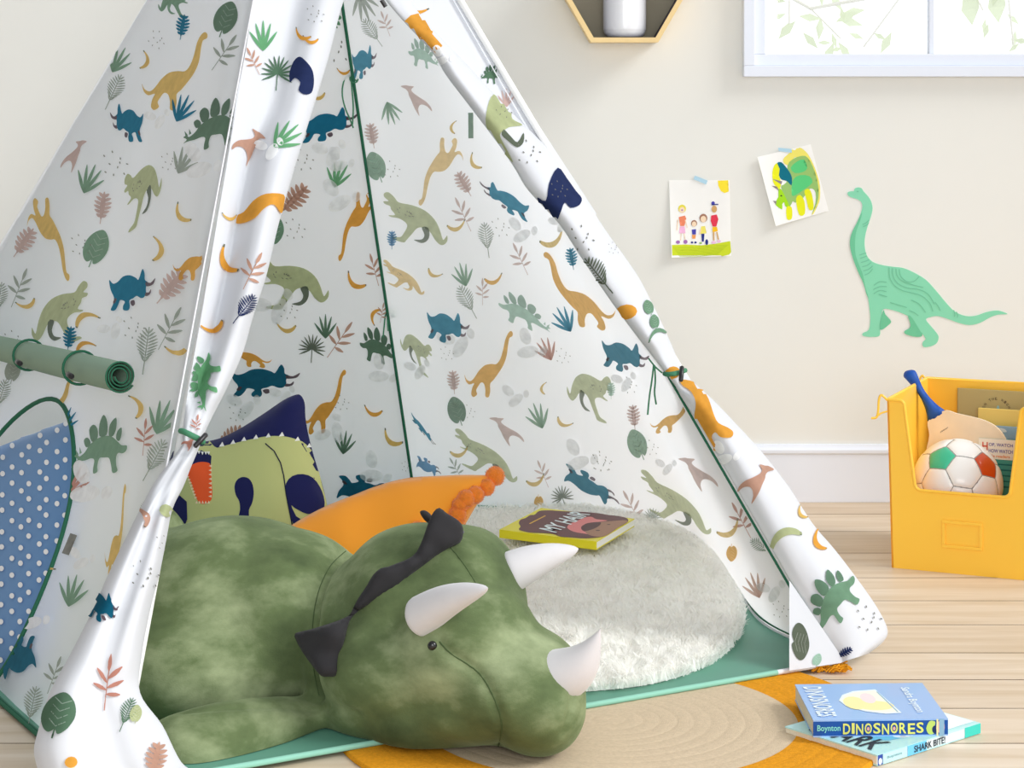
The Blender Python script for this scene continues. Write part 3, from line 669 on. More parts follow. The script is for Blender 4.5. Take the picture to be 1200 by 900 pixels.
right_rows = [((438, -22), (466, -28), 'tie'), ((452, 0), (482, 2), 'tie'), ((472, 24), (503, 30), 'tie'), ((507, 62), (538, 66), 'roll'), ((522, 87), (562, 92), 'roll'), ((547, 120), (588, 120), 'roll'), ((570, 150), (616, 148), 'roll'), ((590, 177), (646, 178), 'roll'), ((605, 200), (667, 205), 'roll'),
 ((620, 224), (686, 232), 'roll'), ((655, 262), (707, 266), 'roll'), ((680, 300), (730, 298), 'roll'), ((705, 337), (749, 326), 'roll'), ((724, 364), (763, 353), 'roll'), ((747, 395), (779, 386), 'roll'), ((768, 422), (792, 416), 'tie'), ((782, 440), (801, 436), 'tie'), ((791, 452), (815, 450), 'tie'),
 ((800, 468), (834, 467), 'out'), ((822, 502), (860, 494), 'out'), ((850, 550), (893, 530), 'out'), ((880, 602), (924, 570), 'out'), ((905, 645), (952, 613), 'out'), ((925, 680), (979, 645), 'out'), ((945, 712), (1008, 683), 'out'), ((962, 740), (1029, 714), 'hem'), ((974, 759), (1040, 738), 'hem'), ((982, 770), (1035, 752), 'hem'), ((986, 776), (1018, 766), 'hem')]
FR_ = [
 ('disc', (472, 16, 508, 50), 0, 0, 'orange'), ('bar', (488, 28, 518, 62), -45, 0, 'orange'), ([(578, 111), (590, 118), (598, 130), (600, 140), (612, 147), (598, 149), (592, 152), (586, 158), (593, 172), (602, 190), (592, 180), (578, 162), (570, 145), (571, 125)], 0, 0, 0, 'olive'), ([(590, 152), (598, 160), (606, 167), (613, 156), (613, 167), (606, 173), (596, 166), (588, 158)], 0, 0, 0, 'dgray'), ('dots', (620, 178, 28), 0, 0, 'ink'), ('dots', (590, 128, 22), 30, 0, 'ink'), ('blob', (520, 65, 24), 40, 0, 'lgray'),
 ([(653, 197), (664, 210), (674, 224), (681, 233), (678, 241), (668, 244), (661, 238), (656, 252), (651, 262), (640, 252), (630, 231), (640, 235), (643, 215)], 0, 0, 0, 'navy'), ('dots', (655, 222, 20), 0, 0, 'lblue'), ('dots', (682, 279, 30), 10, 0, 'ink'), ('dots', (719, 291, 14), 0, 0, 'ink'), ('feather', (701, 322, 44), -38, 0, 'dgray'), ('disc', (722, 357, 746, 374), 0, 0, 'orange'), ('oval', (759, 361, 18), -20, 0, 'green'), ('oval', (766, 378, 18), -10, 0, 'green'), ('ban', (770, 393, 20), 190, 1, 'green'),
 ([(796, 446), (808, 447), (820, 454), (829, 468), (835, 485), (841, 496), (852, 502), (858, 507), (856, 513), (845, 512), (839, 506), (835, 512), (841, 523), (839, 528), (832, 521), (824, 506), (815, 490), (816, 472), (810, 460), (800, 453)], 0, 0, 0, 'orange'), ('pter', (865, 545, 906, 590), -10, 0, 'brown'), ('blob', (852, 530, 30), 40, 0, 'lgray'), ('ban', (921, 636, 36), 180, 1, 'olive'), ('ban', (940, 600, 16), 20, 0, 'yellow'), ('ban', (960, 632, 26), 30, 0, 'orange'), ('disc', (780, 430, 796, 444), 0, 0, 'orange'),
 ('steg', (950, 668, 1006, 744), -50, 0, 'green'), ('dots', (1018, 725, 30), 0, 0, 'ink'), ('mon', (990, 764, 18), 60, 0, 'navy'),
]
flap('door_flap', right_rows, QR, FR_, .03, off=.012)['label'] = 'right door flap rolled above its tie and flaring out below'
# flat front pieces: strip between roll and pole, cap over the doorway, lower right corner
def front_piece(name, P, prints, off, lab=None, sp=14):
    vs, fs = fill(P, sp); mb = MB()
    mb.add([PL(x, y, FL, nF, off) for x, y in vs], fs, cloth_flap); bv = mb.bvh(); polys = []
    for it in prints: polys += place(*it)
    project(mb, bv, polys, step=5, matf=print_mat(.03))
    o = mb.build(name, tent, smooth=True)
    if lab: o['label'] = lab
    return o
front_piece('front_panel', [(345, -285), (365, -285), (533, -3), (545, 14), (700, 252), (680, 238), (590, 150), (480, 26), (430, -34), (300, -64)],
    [('ban', (488, 8, 30), 60, 1, 'orange'), ('steg', (563, 75, 584, 99), 0, 0, 'dgreen'), ('fan', (593, 115, 22), 0, 0, 'pink')], -.004, 'flat strip of the front beside the rolled flap')
front_piece('front_corner_panel', [(925, 680), (990, 775), (985, 777), (925, 786)], [('oval', (925, 730, 948, 774), 95, 0, 'dgray'), ('oval', (957, 774, 16), 20, 0, 'mint'), ('dots', (934, 783, 4), 0, 0, 'ink'), ('dots', (940, 751, 14), 0, 0, 'lgray')], .022, 'triangular lower right corner of the front', 7)
# --- ties, toggles, bows
black = mat('black_plastic', (30, 28, 30), .35, .5)
tie_g = mat('green_cord', (72, 132, 100), .75, .2)
def toggle(p, d, ln=.03, r=.0042):
    mb = MB(); d = d.normalized(); pts = [p + d * ln * (t - .5) for t in (0, .06, .5, .94, 1)]
    mb.tube(pts, [r * .6, r, r * 1.05, r, r * .6], black, 10); return mb
def band(name, pts, r, tg, tgd, lab):
    mb = MB(); mb.tube(pts, r, tie_g, 8, closed=False)
    b = mb.build(name, tent, smooth=True); b['label'] = lab
    toggle(tg, tgd).build('toggle', b, smooth=True)['label'] = 'black toggle'
def FP_(px, py, off): return PL(px, py, FL, nF, off)
pts = [FP_(212, 505, .010), FP_(216, 506, .030), FP_(224, 510, .036), FP_(232, 514, .034), FP_(238, 518, .020)]
band('flap_tie', pts, .0048, FP_(235, 516, .044), FP_(243, 508, .04) - FP_(228, 524, .04), 'green tie on the left flap')
pts = [FP_(779, 438, .010), FP_(783, 439, .034), FP_(790, 438, .044), FP_(798, 436, .036), FP_(803, 434, .02)]
band('flap_tie', pts, .0045, FP_(798.5, 438, .052), FP_(799.5, 427, .05) - FP_(798, 449, .05), 'green tie on the right flap')
def strand(pxs, Y, r=.0018, name='tie_cord', m=tie_g):
    mb = MB()
    for P in pxs: mb.tube([U(x, y, Y) for x, y in crom(P, 4, False)], r, m, 6)
    return mb.build(name, tent, smooth=True)
Yb = AP.lerp(BB, .40).y - .03
strand([[(401, 72), (408, 82), (412, 90), (418, 95)], [(412, 80), (404, 92), (401, 108), (404, 125), (411, 142), (414, 150)], [(414, 82), (420, 88), (418, 96), (411, 95), (410, 86)], [(411, 90), (413, 110), (414, 128), (413, 146)]], AP.lerp(BB, .42).y - .03)
strand([[(457, 355), (452, 368), (450, 384), (449, 395)], [(458, 356), (464, 362), (463, 370), (459, 366), (457, 358)], [(456, 356), (454, 372), (455, 388)]], AP.lerp(BB, .74).y - .03)
q = PL(765, 425, FR, (BB - FR).cross(AP - FR).normalized()).y - .05
strand([[(766, 428), (764, 445), (761, 465), (759, 486)], [(767, 428), (768, 445), (767, 460), (769, 474)], [(760, 420), (768, 430), (776, 437)]], q, .0016)
strand([[(447, 0), (452, 8)]], 3.55, .004, 'tie_cord', black)
# --- rolled tunnel cover with loops
cm = mat('cover_green_cloth', (146, 170, 150), .8, .2, trans=.1, var=.04, vscale=9)
p0 = PL(-60, 393, FL, nLp, .040); p1 = PL(141, 441, FL, nLp, .040); ax = (p1 - p0).normalized(); up = (V(0, 0, 1) - ax * ax.z).normalized(); sd = ax.cross(up)
mb = MB(); rows = []
nS = 90
for i in range(14):
    t = i / 13; c = p0.lerp(p1, t); row = []
    for k in range(nS + 1):
        a = -2 * PI * 3.4 * k / nS; r = (.0085 + .0165 * k / nS) * (1 + .10 * t) * (1 + .03 * math.sin(a * 2 + t * 6)) + (0 if t < 1 else 0)
        row.append(c + (up * math.sin(a) + sd * math.cos(a)) * r + ax * (.003 * math.sin(k * .2) if i == 13 else 0))
    rows.append(row)
mb.grid(rows, cm)
mb.tube(rows[-1], .0014, green_trim, 6)
cov = mb.build('rolled_tunnel_cover', tent, smooth=True); cov['label'] = 'rolled up sage green cloth cover above the round opening'
for px, py, r in ((34, 416, .0275), (94, 431, .0285)):
    c = PL(px, py, FL, nLp, .040)
    mb = MB(); mb.tube([c + (up * math.sin(a) + sd * math.cos(a)) * (r + .0005) + ax * (-.006 * math.cos(a)) for a in [2 * PI * k / 24 for k in range(24)]], .0026, green_trim, 6, closed=True)
    lo = mb.build('cover_loop', cov, smooth=True)
    toggle(PL(px - 12, py + 9, FL, nLp, .075), PL(px - 4, py + 13, FL, nLp, .07) - PL(px - 18, py + 4, FL, nLp, .07), .024, .0048).build('toggle', lo, smooth=True)

# --- floor mat of the teepee
mm = mat('mat_green', (96, 152, 132), .5, .35, var=.03, vscale=6)
Mo = [FL, FR] + rb[1:] + [BL]
mo2 = [(p.x, p.y) for p in Mo]
vs, fs = fill(mo2, .15)
mb = MB(); mb.add([(x, y, .0135) for x, y in vs], fs, mm); mb.add([(x, y, .0095) for x, y in vs], [f[::-1] for f in fs], mm)
D = densify(mo2, .1); rows = [[V(x, y, .0095) for x, y in D], [V(x, y, .0135) for x, y in D]]; mb.grid(rows, mm, closed=True)
fmat = mb.build('floor_mat', tent); fmat['label'] = 'sage green floor mat of the teepee'
mb = MB(); ts = [i / 30 for i in range(31)]
e = lambda t: FL.lerp(FR, t) + V(0, 0, .0125) + V(.1, -.19, 0).normalized() * .002
tw = .895
mb.tube([e(t * tw) for t in ts], .0048, mint_trim, 8); mb.build('mat_binding', fmat, smooth=True)['label'] = 'mint binding on the front edge'
mb = MB(); mb.tube([e(tw + (1 - tw) * t) for t in ts], .0046, white_trim, 8); mb.build('mat_binding', fmat, smooth=True)['label'] = 'short white stretch of binding'
mb = MB(); edge = [p + (ctr - p).normalized() * .006 for p in rb if p.y < 4.25]; mb.tube([p + V(0, 0, .010) for p in edge], .003, white_trim, 6); mb.build('mat_binding', fmat, smooth=True)
mb = MB(); mb.tube([p + V(0, 0, .018) for p in edge], .0028, green_trim, 6); mb.build('mat_binding', fmat, smooth=True)

# ================================================================== JUTE RUG
def jute():
    c = V(.155, 3.36, 0); tan = mat('jute_tan', (208, 188, 160), .95, .1, var=.07, vscale=200, bump=.5, bscale=520); gold = mat('jute_gold', (222, 150, 34), .95, .1, var=.13, vscale=200, bump=.5, bscale=520)
    mb = MB()
    for (ra, rb_, m) in ((0.0, .300, tan), (.300, .438, gold)):
        rows = []; nr = int((rb_ - ra) / .0022)
        for i in range(nr + 1):
            r = ra + (rb_ - ra) * i / nr; z = .0068 + .0012 * abs(math.sin(PI * r / .027)) ** .25
            if i == nr and rb_ > .4: z = .001
            rows.append([c + V(r * math.cos(a), r * math.sin(a), z) for a in [2 * PI * k / 96 for k in range(96)]])
        mb.grid(rows, m, closed=True)
    o = mb.build('round_jute_rug', smooth=True)
    tag(o, 'round braided jute rug with tan centre and mustard border under the teepee edge', 'rug')
    # the tufted golden end showing under the teepee corner
    mb = MB(); r2 = random.Random(5)
    for k in range(90):
        a = F(r2.uniform(945, 990), r2.uniform(781, 788), .004); b = a + V(r2.uniform(.005, .018), r2.uniform(-.008, .012), r2.uniform(.0, .009))
        mb.tube([a, (a + b) / 2 + V(0, 0, .004), b], .0016, gold, 5)
    mb.build('fringe', o, smooth=True)['label'] = 'mustard fringe'
jute()

# ================================================================== SHAG RUG
def shag():
    root = thing('fluffy_white_rug', 'fluffy white shag rug on the green mat inside the teepee', 'rug', F(655, 707))
    P = [(500, 640), (530, 606), (600, 600), (670, 598), (735, 604), (785, 616), (828, 639), (856, 672), (872, 708), (870, 742), (850, 770), (812, 791), (760, 805), (700, 812), (640, 814), (590, 800), (540, 740), (505, 680)]
    P = crom(P, 4); W = [F(x, y, .018) for x, y in P]
    Q = [(p.x, p.y) for p in W]
    base = mat('shag_backing', (248, 246, 242), .95, .1)
    pile = mat('shag_pile', (255, 254, 251), .95, .0, var=.01, vscale=25, trans=.5)
    qc = (sum(q[0] for q in Q) / len(Q), sum(q[1] for q in Q) / len(Q)); Q0 = [(qc[0] + (x - qc[0]) * .955, qc[1] + (y - qc[1]) * .965) for x, y in Q]
    vs, fs = fill(Q0, .06); mb = MB()
    mb.add([(x, y, .022) for x, y in vs], fs, base)
    D = Q0; mb.grid([[V(x, y, .0145) for x, y in D], [V(x, y, .022) for x, y in D]], base, closed=True)
    mb.build('rug_backing', root)
    xs = [q[0] for q in Q]; ys = [q[1] for q in Q]
    pts = []
    Qa = np.array(Q)
    def inside(X, Y):
        c = np.zeros(len(X), bool); n = len(Qa); j = n - 1
        for i in range(n):
            xi, yi = Qa[i]; xj, yj = Qa[j]
            cond = ((yi > Y) != (yj > Y)) & (X < (xj - xi) * (Y - yi) / (yj - yi + 1e-12) + xi)
            c ^= cond; j = i
        return c
    N = 85000
    X = rng.uniform(min(xs), max(xs), N); Y = rng.uniform(min(ys), max(ys), N); k = inside(X, Y); X = X[k]; Y = Y[k]
    n = len(X)
    # clump field for the lean
    ang = np.array([noise.noise(V(x * 16, y * 16, .3)) for x, y in zip(X, Y)]) * 9 + rng.normal(0, .5, n)
    cl = np.array([noise.noise(V(x * 30, y * 30, 5.3)) for x, y in zip(X, Y)])
    lean = .55 + .35 * cl + rng.uniform(-.15, .25, n); ln = rng.uniform(.015, .027, n) * (1 + .25 * cl)
    dx, dy = np.cos(ang) * lean, np.sin(ang) * lean
    h = np.sqrt(np.clip(1 - lean ** 2 * .8, .15, 1))
    wv = np.stack([-dy, dx, np.zeros(n)], 1); wv /= (np.linalg.norm(wv, axis=1, keepdims=True) + 1e-9)
    ra = rng.uniform(0, 6.28, n); wv = wv * .6 + np.stack([np.cos(ra), np.sin(ra), 0 * ra], 1) * .6
    wv *= rng.uniform(.0012, .0021, n)[:, None]
    B = np.stack([X, Y, np.full(n, .021)], 1)
    M1 = B + np.stack([dx * ln * .35, dy * ln * .35, h * ln * .6], 1)
    T = B + np.stack([dx * ln, dy * ln, h * ln * .85], 1)
    vv = np.stack([B - wv, B + wv, M1 + wv * .9, M1 - wv * .9, T], 1).reshape(-1, 3)
    me = bpy.data.meshes.new('pile'); me.vertices.add(n * 5); me.vertices.foreach_set('co', vv.astype(np.float32).ravel())
    o5 = np.arange(n) * 5
    loops = np.stack([o5, o5 + 1, o5 + 2, o5 + 3, o5 + 3, o5 + 2, o5 + 4], 1).ravel()
    me.loops.add(n * 7); me.loops.foreach_set('vertex_index', loops.astype(np.int32))
    me.polygons.add(n * 2); st = np.stack([np.arange(n) * 7, np.arange(n) * 7 + 4], 1).ravel()
    me.polygons.foreach_set('loop_start', st.astype(np.int32))
    me.materials.append(pile); me.update(calc_edges=True); me.validate()
    ob = bpy.data.objects.new('pile', me); COL.objects.link(ob); attach(ob, root); ob['kind'] = 'stuff'; ob['label'] = 'long white shaggy pile'
shag()
# ================================================================== PLUSH TRICERATOPS
def velvet():
    m = bpy.data.materials.new('green_velvet'); m.use_nodes = True; nt = m.node_tree; N = nt.nodes; L = nt.links; b = N['Principled BSDF']
    tc = N.new('ShaderNodeTexCoord'); mp = N.new('ShaderNodeMapping'); mp.inputs['Rotation'].default_value = (0, .5, .3); mp.inputs['Scale'].default_value = (1, 1, 1.5); L.new(tc.outputs['Object'], mp.inputs['Vector'])
    n = N.new('ShaderNodeTexNoise'); n.inputs['Scale'].default_value = 6; n.inputs['Detail'].default_value = 9; n.inputs['Roughness'].default_value = .58; n.inputs['Distortion'].default_value = .1
    L.new(mp.outputs['Vector'], n.inputs['Vector'])
    r = N.new('ShaderNodeValToRGB'); e = r.color_ramp.elements
    e[0].position = .30; e[0].color = lin((62, 76, 48)) + [1]; e[1].position = .74; e[1].color = lin((162, 173, 134)) + [1]
    x = e.new(.5); x.color = lin((94, 109, 72)) + [1]
    L.new(n.outputs['Fac'], r.inputs['Fac']); L.new(r.outputs['Color'], b.inputs['Base Color'])
    b.inputs['Roughness'].default_value = .8; b.inputs['Specular IOR Level'].default_value = .15
    b.inputs['Sheen Weight'].default_value = .28; b.inputs['Sheen Roughness'].default_value = .4; b.inputs['Sheen Tint'].default_value = lin((200, 215, 170)) + [1]
    n2 = N.new('ShaderNodeTexNoise'); n2.inputs['Scale'].default_value = 380; L.new(tc.outputs['Object'], n2.inputs['Vector'])
    bp = N.new('ShaderNodeBump'); bp.inputs['Strength'].default_value = .25; bp.inputs['Distance'].default_value = .0015
    L.new(n2.outputs['Fac'], bp.inputs['Height']); L.new(bp.outputs['Normal'], b.inputs['Normal'])
    return m
VEL = velvet()
def remesh(mb, voxel, smooth_it):
    o = mb.build('tmp'); md = o.modifiers.new('r', 'REMESH'); md.mode = 'VOXEL'; md.voxel_size = voxel
    s = o.modifiers.new('s', 'SMOOTH'); s.factor = .5; s.iterations = smooth_it
    dg = bpy.context.evaluated_depsgraph_get(); dg.update(); me = o.evaluated_get(dg).to_mesh()
    vs = [v.co.copy() for v in me.vertices]; fs = [tuple(p.vertices) for p in me.polygons]
    o.evaluated_get(dg).to_mesh_clear(); m_ = o.data; bpy.data.objects.remove(o); bpy.data.meshes.remove(m_)
    return vs, fs
def groove(vs, fs, curves, depth, w):
    """press sewn seams into the surface"""
    nrm = [V(0, 0, 0) for _ in vs]
    for f in fs:
        a, b, c = vs[f[0]], vs[f[1]], vs[f[2]]; n = (b - a).cross(c - a)
        for i in f: nrm[i] += n
    A = np.array([tuple(v) for v in vs]); Nn = np.array([tuple(n.normalized()) if n.length > 0 else (0, 0, 1) for n in nrm])
    dm = np.full(len(A), 9.0)
    for C in curves:
        C = np.array([tuple(c) for c in C])
        for i in range(len(C) - 1):
            a = C[i]; d = C[i + 1] - a; l = (d ** 2).sum() + 1e-12
            t = np.clip(((A - a) @ d) / l, 0, 1); q = a + t[:, None] * d
            dm = np.minimum(dm, np.linalg.norm(A - q, axis=1))
    A = A - Nn * (depth * np.exp(-(dm / w) ** 2))[:, None]
    return [Vector(a) for a in A]
def plush():
    root = thing('plush_triceratops', 'large green velvet plush triceratops lying on its belly in the teepee doorway', 'plush toy', V(-.25, 3.5, .0135))
    mb = MB(); E = mb.ellipsoid
    def px(x, y, Y, r, ang=0, axis='Y'):
        E(U(x, y, Y), r, VEL, 28, 18, Matrix.Rotation(math.radians(ang), 3, axis))
    # torso
    px(270, 724, 3.60, (.225, .235, .170)); px(330, 728, 3.56, (.165, .205, .155)); px(187, 735, 3.62, (.165, .22, .165)); px(235, 775, 3.48, (.20, .18, .11))
    # haunch behind
    px(160, 655, 3.86, (.105, .10, .117))
    # neck collar
    px(415, 745, 3.47, (.10, .19, .132), 12)
    # head
    px(490, 722, 3.42, (.145, .19, .148)); px(540, 715, 3.38, (.110, .16, .135)); px(470, 775, 3.33, (.135, .155, .10))
    px(545, 760, 3.28, (.12, .15, .115)); px(598, 800, 3.235, (.118, .140, .088)); px(628, 806, 3.24, (.074, .12, .088)); px(505, 838, 3.27, (.11, .10, .062)); px(455, 822, 3.33, (.11, .11, .075)); px(560, 826, 3.23, (.11, .10, .056)); px(630, 825, 3.2, (.078, .11, .075))
    px(560, 695, 3.40, (.062, .12, .098))
    # front leg lying forward and its joint
    a = U(385, 832, 3.34)
    for t in [i / 8 for i in range(9)]:
        p = U(372, 838, 3.33).lerp(U(222, 885, 3.19), t); r = .028 + .040 * math.sin(min(1, t * 1.15) * PI / 2)
        E(p, (r * 1.25, r * 1.1, r * .95), VEL, 20, 12)
    for t in [i / 5 for i in range(6)]:
        p = U(380, 842, 3.36).lerp(U(455, 835, 3.32), t); E(p, (.05, .05, .034), VEL, 18, 10)
    vs, fs = remesh(mb, .0075, 32)
    for v in vs:
        if v.z < .0145: v.z = .0145
    bv = BVHTree.FromPolygons(vs, fs)
    def hit(x, y, off=0):
        h = bv.ray_cast(CAM, ray(x, y).normalized())
        if h[0] is None: return None
        n = h[1] if h[1].dot(ray(x, y)) < 0 else -h[1]
        return h[0] + n * off
    jaw = crom([(515, 752), (527, 765), (547, 778), (562, 790), (575, 810), (584, 832), (588, 850), (585, 870), (580, 884)], 4, False)
    neck = crom([(405, 646), (388, 662), (375, 688), (368, 718), (366, 750), (368, 785), (374, 815)], 4, False)
    brow = crom([(520, 634), (535, 650), (548, 668), (560, 688)], 4, False)
    legs = crom([(215, 835), (260, 830), (320, 828), (370, 832), (385, 826), (420, 836)], 4, False)
    beak = crom([(672, 800), (668, 830), (660, 858)], 4, False)
    cv = [[p for p in (hit(x, y) for x, y in c) if p is not None] for c in (jaw, neck, brow, legs, beak)]
    vs = groove(vs, fs, [c for c in cv[:1] if len(c) > 1], .0055, .007)
    vs = groove(vs, fs, [c for c in cv[1:2] if len(c) > 1], .013, .013)
    vs = groove(vs, fs, [c for c in (cv[2], cv[4]) if len(c) > 1], .005, .007)
    vs = groove(vs, fs, [cv[3]], .004, .008)
    vs = [v + V(0, 0, 0) for v in vs]
    # soft fabric undulation
    out = []
    for v in vs:
        d = .0035 * noise.noise(v * 9) + .0018 * noise.noise(v * 24)
        c = V(v.x, v.y, .14); out.append(v + (v - V(-.2, 3.5, .1)).normalized() * d)
    vs = out
    for v in vs:
        if v.z < .0145: v.z = .0145
    mb = MB(); mb.add(vs, fs, VEL); body = mb.build('body', root, smooth=True, sub=1); body['label'] = 'green velvet body with head, legs and stitched seams'
    bv = BVHTree.FromPolygons(vs, fs)
    def hit(x, y, off=0):
        h = bv.ray_cast(CAM, ray(x, y).normalized())
        if h[0] is None: return None
        n = h[1] if h[1].dot(ray(x, y)) < 0 else -h[1]
        return h[0] + n * off
    thr = mat('seam_thread', (66, 84, 50), .9)
    for nm, c in (('jaw_seam', jaw), ('neck_seam', neck), ('brow_seam', brow)):
        P = [hit(x, y, .0006) for x, y in c]; P = [p for p in P if p is not None]
        if len(P) > 2:
            mb = MB(); mb.tube(P, .0011 if nm == 'jaw_seam' else .0007, thr, 6); mb.build(nm, root, smooth=True)
    # horns
    hm = mat('white_felt', (208, 206, 208), .9, .1, sheen=.3, bump=.1, bscale=500, var=.02, vscale=30)
    def horn(base_px, tip_px, Yb_, Yt, rx, bend, sect=1.0, inset=.0, b_off=.03, lab=None, prof=.62):
        h = hit(*base_px); Yh = h.y if h is not None else Yb_
        b = U(*base_px, Yh + b_off); t = U(*tip_px, Yt); ax_ = t - b; mb = MB(); rows = []; n = 26
        upv = V(0, 0, 1); sv = ax_.cross(upv).normalized(); uv = sv.cross(ax_).normalized()
        for i in range(n + 1):
            q = i / n; c = b + ax_ * q + uv * bend * math.sin(PI * q)
            r = rx * (max(0.0, 1 - q ** 1.25)) ** prof if q < 1 else 0.0002
            r = max(r, .0003)
            rows.append([c + uv * math.cos(a) * r + sv * math.sin(a) * r * sect for a in [2 * PI * k / 28 for k in range(28)]])
        # rounded root
        root_rows = []
        for i in range(6):
            th = PI / 2 * (i + 1) / 6; root_rows.insert(0, [b - ax_.normalized() * rx * .5 * math.sin(th) + uv * math.cos(a) * rx * max(.02, math.cos(th)) + sv * math.sin(a) * rx * sect * max(.02, math.cos(th)) for a in [2 * PI * k / 28 for k in range(28)]])
        mb.grid(root_rows + rows, hm, closed=True)
        o = mb.build('horn', root, smooth=True)
        if lab: o['label'] = lab
    horn((494, 722), (572, 689), 3.24, 3.10, .031, .006, b_off=-.012, lab='white brow horn nearest the viewer')
    horn((600, 670), (678, 643), 3.4, 3.37, .0325, .004, lab='white brow horn on the far side', prof=.62)
    horn((655, 790), (704, 736), 3.2, 3.14, .044, -.013, lab='white nose horn', prof=1.05)
    # eye
    e = hit(507, 757, .001); mb = MB(); mb.ellipsoid(e, (.0072, .0055, .0072), mat('eye_bead', (22, 22, 24), .25, .6), 16, 10); mb.build('eye', root, smooth=True)
    # frill of dark felt
    fm = mat('charcoal_felt', (50, 49, 51), .95, .1, sheen=.05, bump=.1, bscale=500)
    def ctrl(pts):
        A = []
        for (x, y, off, Yd) in pts:
            h = hit(x, y); A.append((x, y, (h.y - off) if h is not None and Yd is None else Yd))
        return A
    ys = lambda x, y: (hit(x, y).y if hit(x, y) is not None else 3.4)
    A = [(345, 745, ys(372, 760) - .035), (380, 793, ys(385, 780) - .025), (395, 750, ys(395, 750) - .022), (412, 722, ys(412, 722) - .014), (430, 690, ys(430, 692) - .014), (450, 668, ys(452, 674) - .018), (478, 660, ys(478, 664) - .014), (492, 652, ys(492, 656) - .010), (512, 640, ys(514, 645) - .006), (515, 598, ys(514, 645) + .01), (543, 625, ys(530, 645) + .008)]
    print('frill', [round(a[2], 3) for a in A])
    def dep(x, y):
        w = [1 / ((x - a) ** 2 + (y - b) ** 2 + 20) ** 1.2 for a, b, _ in A]; return sum(q * a[2] for q, a in zip(w, A)) / sum(w)
    out = crom([(345, 746), (349, 741), (362, 738), (385, 731), (408, 722), (414, 712), (420, 701), (430, 686), (437, 674), (446, 666), (455, 664), (468, 659), (478, 655), (488, 647), (496, 630), (502, 612), (508, 600), (515, 595), (523, 601), (533, 607), (541, 614), (543, 625), (539, 636), (526, 642), (510, 652), (497, 662), (484, 672), (468, 688), (452, 697), (436, 706), (420, 716), (410, 727), (405, 745), (400, 765), (398, 783), (394, 792), (385, 793), (376, 792), (366, 780), (355, 765)], 2)
    mb = MB(); puffy(mb, out, 5, .011, fm, lambda x, y: U(x, y, dep(x, y)), lambda x, y: V(.15, -1, .35).normalized(), 14)
    mb.build('frill', root, smooth=True, merge=.0002)['label'] = 'charcoal felt frill with pointed tips'
    for P, Y in (([(492, 600), (498, 598), (505, 603), (508, 610), (504, 614), (497, 609)], A[9][2] + .03), ([(540, 622), (548, 626), (556, 637), (552, 643), (534, 646), (534, 634)], A[10][2] + .04)):
        mb = MB(); puffy(mb, crom(P, 3), 3, .008, fm if P[0][0] < 500 else mat('grey_felt', (112, 108, 118), .95, .1), lambda x, y: U(x, y, Y), lambda x, y: V(.1, -1, .3).normalized(), 5)
        mb.build('frill_tip', root, smooth=True, merge=.0002)
plush()

# ================================================================== CUSHIONS
def zfloor(p): return p
def cushion_frame(p0, yaw, lean):
    """plane through p0 facing the camera side, turned by yaw and leaning back; returns mapping px->plane"""
    n = V(math.sin(math.radians(yaw)), -math.cos(math.radians(yaw)), 0); n = (n * math.cos(math.radians(lean)) + V(0, 0, 1) * math.sin(math.radians(lean))).normalized()
    return n
